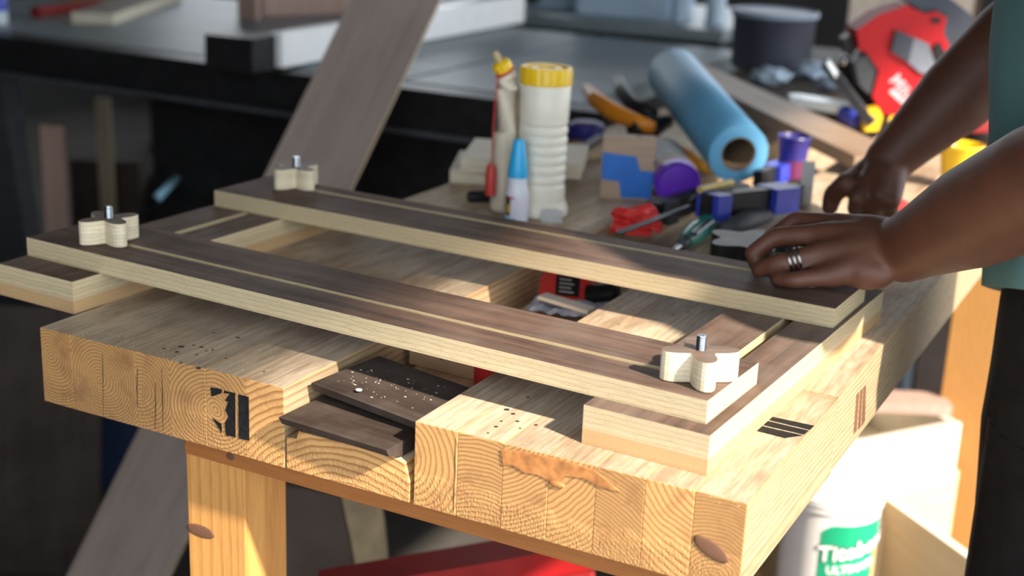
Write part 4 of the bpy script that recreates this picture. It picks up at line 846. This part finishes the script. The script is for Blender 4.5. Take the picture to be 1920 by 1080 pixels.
# right arm and hand (the far one)
ER, WR = R_(.055, .82, .29), at(1668, 300, .105)
limb(bm, [SR, SR.lerp(ER, .45), ER], [.056, .050, .044]); limb(bm, [ER, ER.lerp(WR, .25), ER.lerp(WR, .6), ER.lerp(WR, .9), WR], [.044, .049, .044, .031, .028])
MR = [at(1612, 330, .080), at(1628, 352, .077), at(1650, 366, .073), at(1672, 376, .068)]
for p, r0, r1 in zip(MR, (.021, .021, .021, .02), (.0135, .013, .0125, .0115)): limb(bm, [WR+(p-WR)*.1, WR.lerp(p, .55), p], [r0, r0*.85, r1])
tips = [[MR[0], at(1585, 345, .078), at(1562, 365, .06), at(1556, 388, .045)], [MR[1], at(1606, 372, .068), at(1602, 392, .05), at(1610, 402, .038)], [MR[2], at(1640, 388, .058), at(1640, 402, .044), at(1648, 407, .034)], [MR[3], at(1672, 394, .052), at(1676, 404, .04), at(1680, 408, .033)]]
for f_, r in zip(tips, (.0125, .0094, .0092, .0082)): limb(bm, f_, [r*1.15, r*1.02, r*.95, r*.85], 12)
limb(bm, [at(1650, 330, .09), at(1620, 318, .07), at(1604, 330, .05), at(1600, 350, .040)], [.017, .013, .0108, .009], 12)
# hips and legs
for s in (-1, 1): limb(bm, [R_(.21, .52+.085*s, -.02), R_(.20, .52+.10*s, -.42), R_(.23, .52+.11*s, -.80)], [.085, .055, .038])
for s in (-1, 1): limb(bm, [R_(.23, .52+.11*s, -.84), R_(.11, .52+.13*s, -.86)], [.038, .030])
fuse(bm, .0032, 'body', 'skin', pn, 9)
# clothing
def stack(bm, rows, n=64, wr=.004, sub=7, y0=.52, tilt=0):
    rings = []; pts_ = []
    for a_, b_ in zip(rows, rows[1:]):
        for k in range(sub): t = k/sub; pts_.append([u*(1-t)+v*t for u, v in zip(a_, b_)])
    pts_.append(list(rows[-1]))
    for z, cx, rx, ry in pts_:
        ring = []
        for i in range(n):
            t = 2*math.pi*i/n; c_, s_ = math.cos(t), math.sin(t); p = V((cx+rx*math.copysign(abs(c_)**.85, c_), y0+ry*math.copysign(abs(s_)**.85, s_), z+ZB))
            w_ = noise.noise(V((c_*1.5, s_*1.5, z*9)))*wr + noise.noise(V((c_*3.5, s_*3.5, z*5+4)))*wr*.7
            p.z += tilt*max(0, .12-z)*(y0-p.y)*8
            ring.append(bm.verts.new(p+V((c_, s_, 0))*w_))
        rings.append(ring)
    for A_, B2 in zip(rings, rings[1:]):
        for i in range(n): bm.faces.new((A_[i], A_[(i+1) % n], B2[(i+1) % n], B2[i]))
    bm.faces.new(list(reversed(rings[0]))); bm.faces.new(rings[-1])
bm = B_(); stack(bm, [(.035, .203, .137, .19), (.05, .20, .135, .188), (.09, .193, .132, .18), (.18, .178, .131, .176), (.30, .17, .130, .185), (.40, .165, .128, .195), (.47, .16, .11, .18), (.52, .158, .085, .13), (.545, .155, .072, .085)], wr=.006, tilt=.45)
for S_, E_ in ((SL, EL), (SR, ER)): 
    M_, L_ = along(S_, S_.lerp(E_, .62)); ball(bm, S_, .072, seg=28); lathe(bm, [(.070, 0), (.073, L_*.3), (.0715, L_*.7), (.072, L_), (.066, L_+.001), (.058, L_*.9)], 36, 0, M_)
sh = obj('shirt', bm, 'shirt', pn, loc=-V(pn.location), smooth=60)
bm = B_(); stack(bm, [(-.16, .205, .118, .18), (-.08, .203, .122, .18), (.09, .20, .116, .166)])
for s in (-1, 1): limb(bm, [R_(.203, .52+.09*s, -.06), R_(.195, .52+.10*s, -.30), R_(.195, .52+.105*s, -.48), R_(.23, .52+.11*s, -.83)], [.108, .098, .084, .066], 24)
obj('trousers', bm, 'pants', pn, loc=-V(pn.location), smooth=60)
bm = B_()
for s in (-1, 1):
    ball(bm, R_(.23, .52+.11*s, -.855), .055, sc=(1, .85, .75)); ball(bm, R_(.12, .52+.125*s, -.862), .052, sc=(1.5, .9, .68)); box(bm, R_(.05, .52+.11*s-.045, -.8995), R_(.285, .52+.11*s+.055, -.875))
obj('shoes', bm, 'shoe', pn, loc=-V(pn.location), smooth=40)
bm = B_(); ball(bm, hc+V((.018, 0, .03)), .104, sc=(.98, .8, 1.02), seg=20); obj('hair', bm, 'hair', pn, loc=-V(pn.location), smooth=True)
bm = B_()
for s in (-1, 1): ball(bm, hc+V((-.084, .033*s, -.005)), .011)
obj('eyes', bm, 'eye', pn, loc=-V(pn.location), smooth=True)
# finger ring: three close bands on the near ring finger
for k in range(3):
    t = .48+.11*k; c_ = fing[2][0].lerp(fing[2][1], t); M_, L_ = along(c_, fing[2][1]); bm = B_()
    lathe(bm, [(.0098, -.0011), (.0112, -.0011), (.0114, 0), (.0112, .0011), (.0098, .0011), (.0098, -.0011)], 28, 0, M_, close=False); obj('finger_ring', bm, 'ring_metal', pn, loc=-V(pn.location), smooth=30)
# what the far hand holds
A = at(1622, 352, .045); Bp = at(1690, 398, .03); M_, L_ = along(A, Bp)
hb = thing('small_bottle', 'small white bottle with red band held in the far hand', 'bottle', M=M_)
bm = B_(); lathe(bm, [(.011, 0), (.0145, .004), (.0145, L_*.55), (.014, L_*.56)], 24); obj('bottle_body', bm, 'tape_white', hb, smooth=40)
bm = B_(); lathe(bm, [(.0144, L_*.565), (.0146, L_*.58), (.0146, L_*.98), (.010, L_)], 24); obj('bottle_band', bm, 'cup_red', hb, smooth=40)
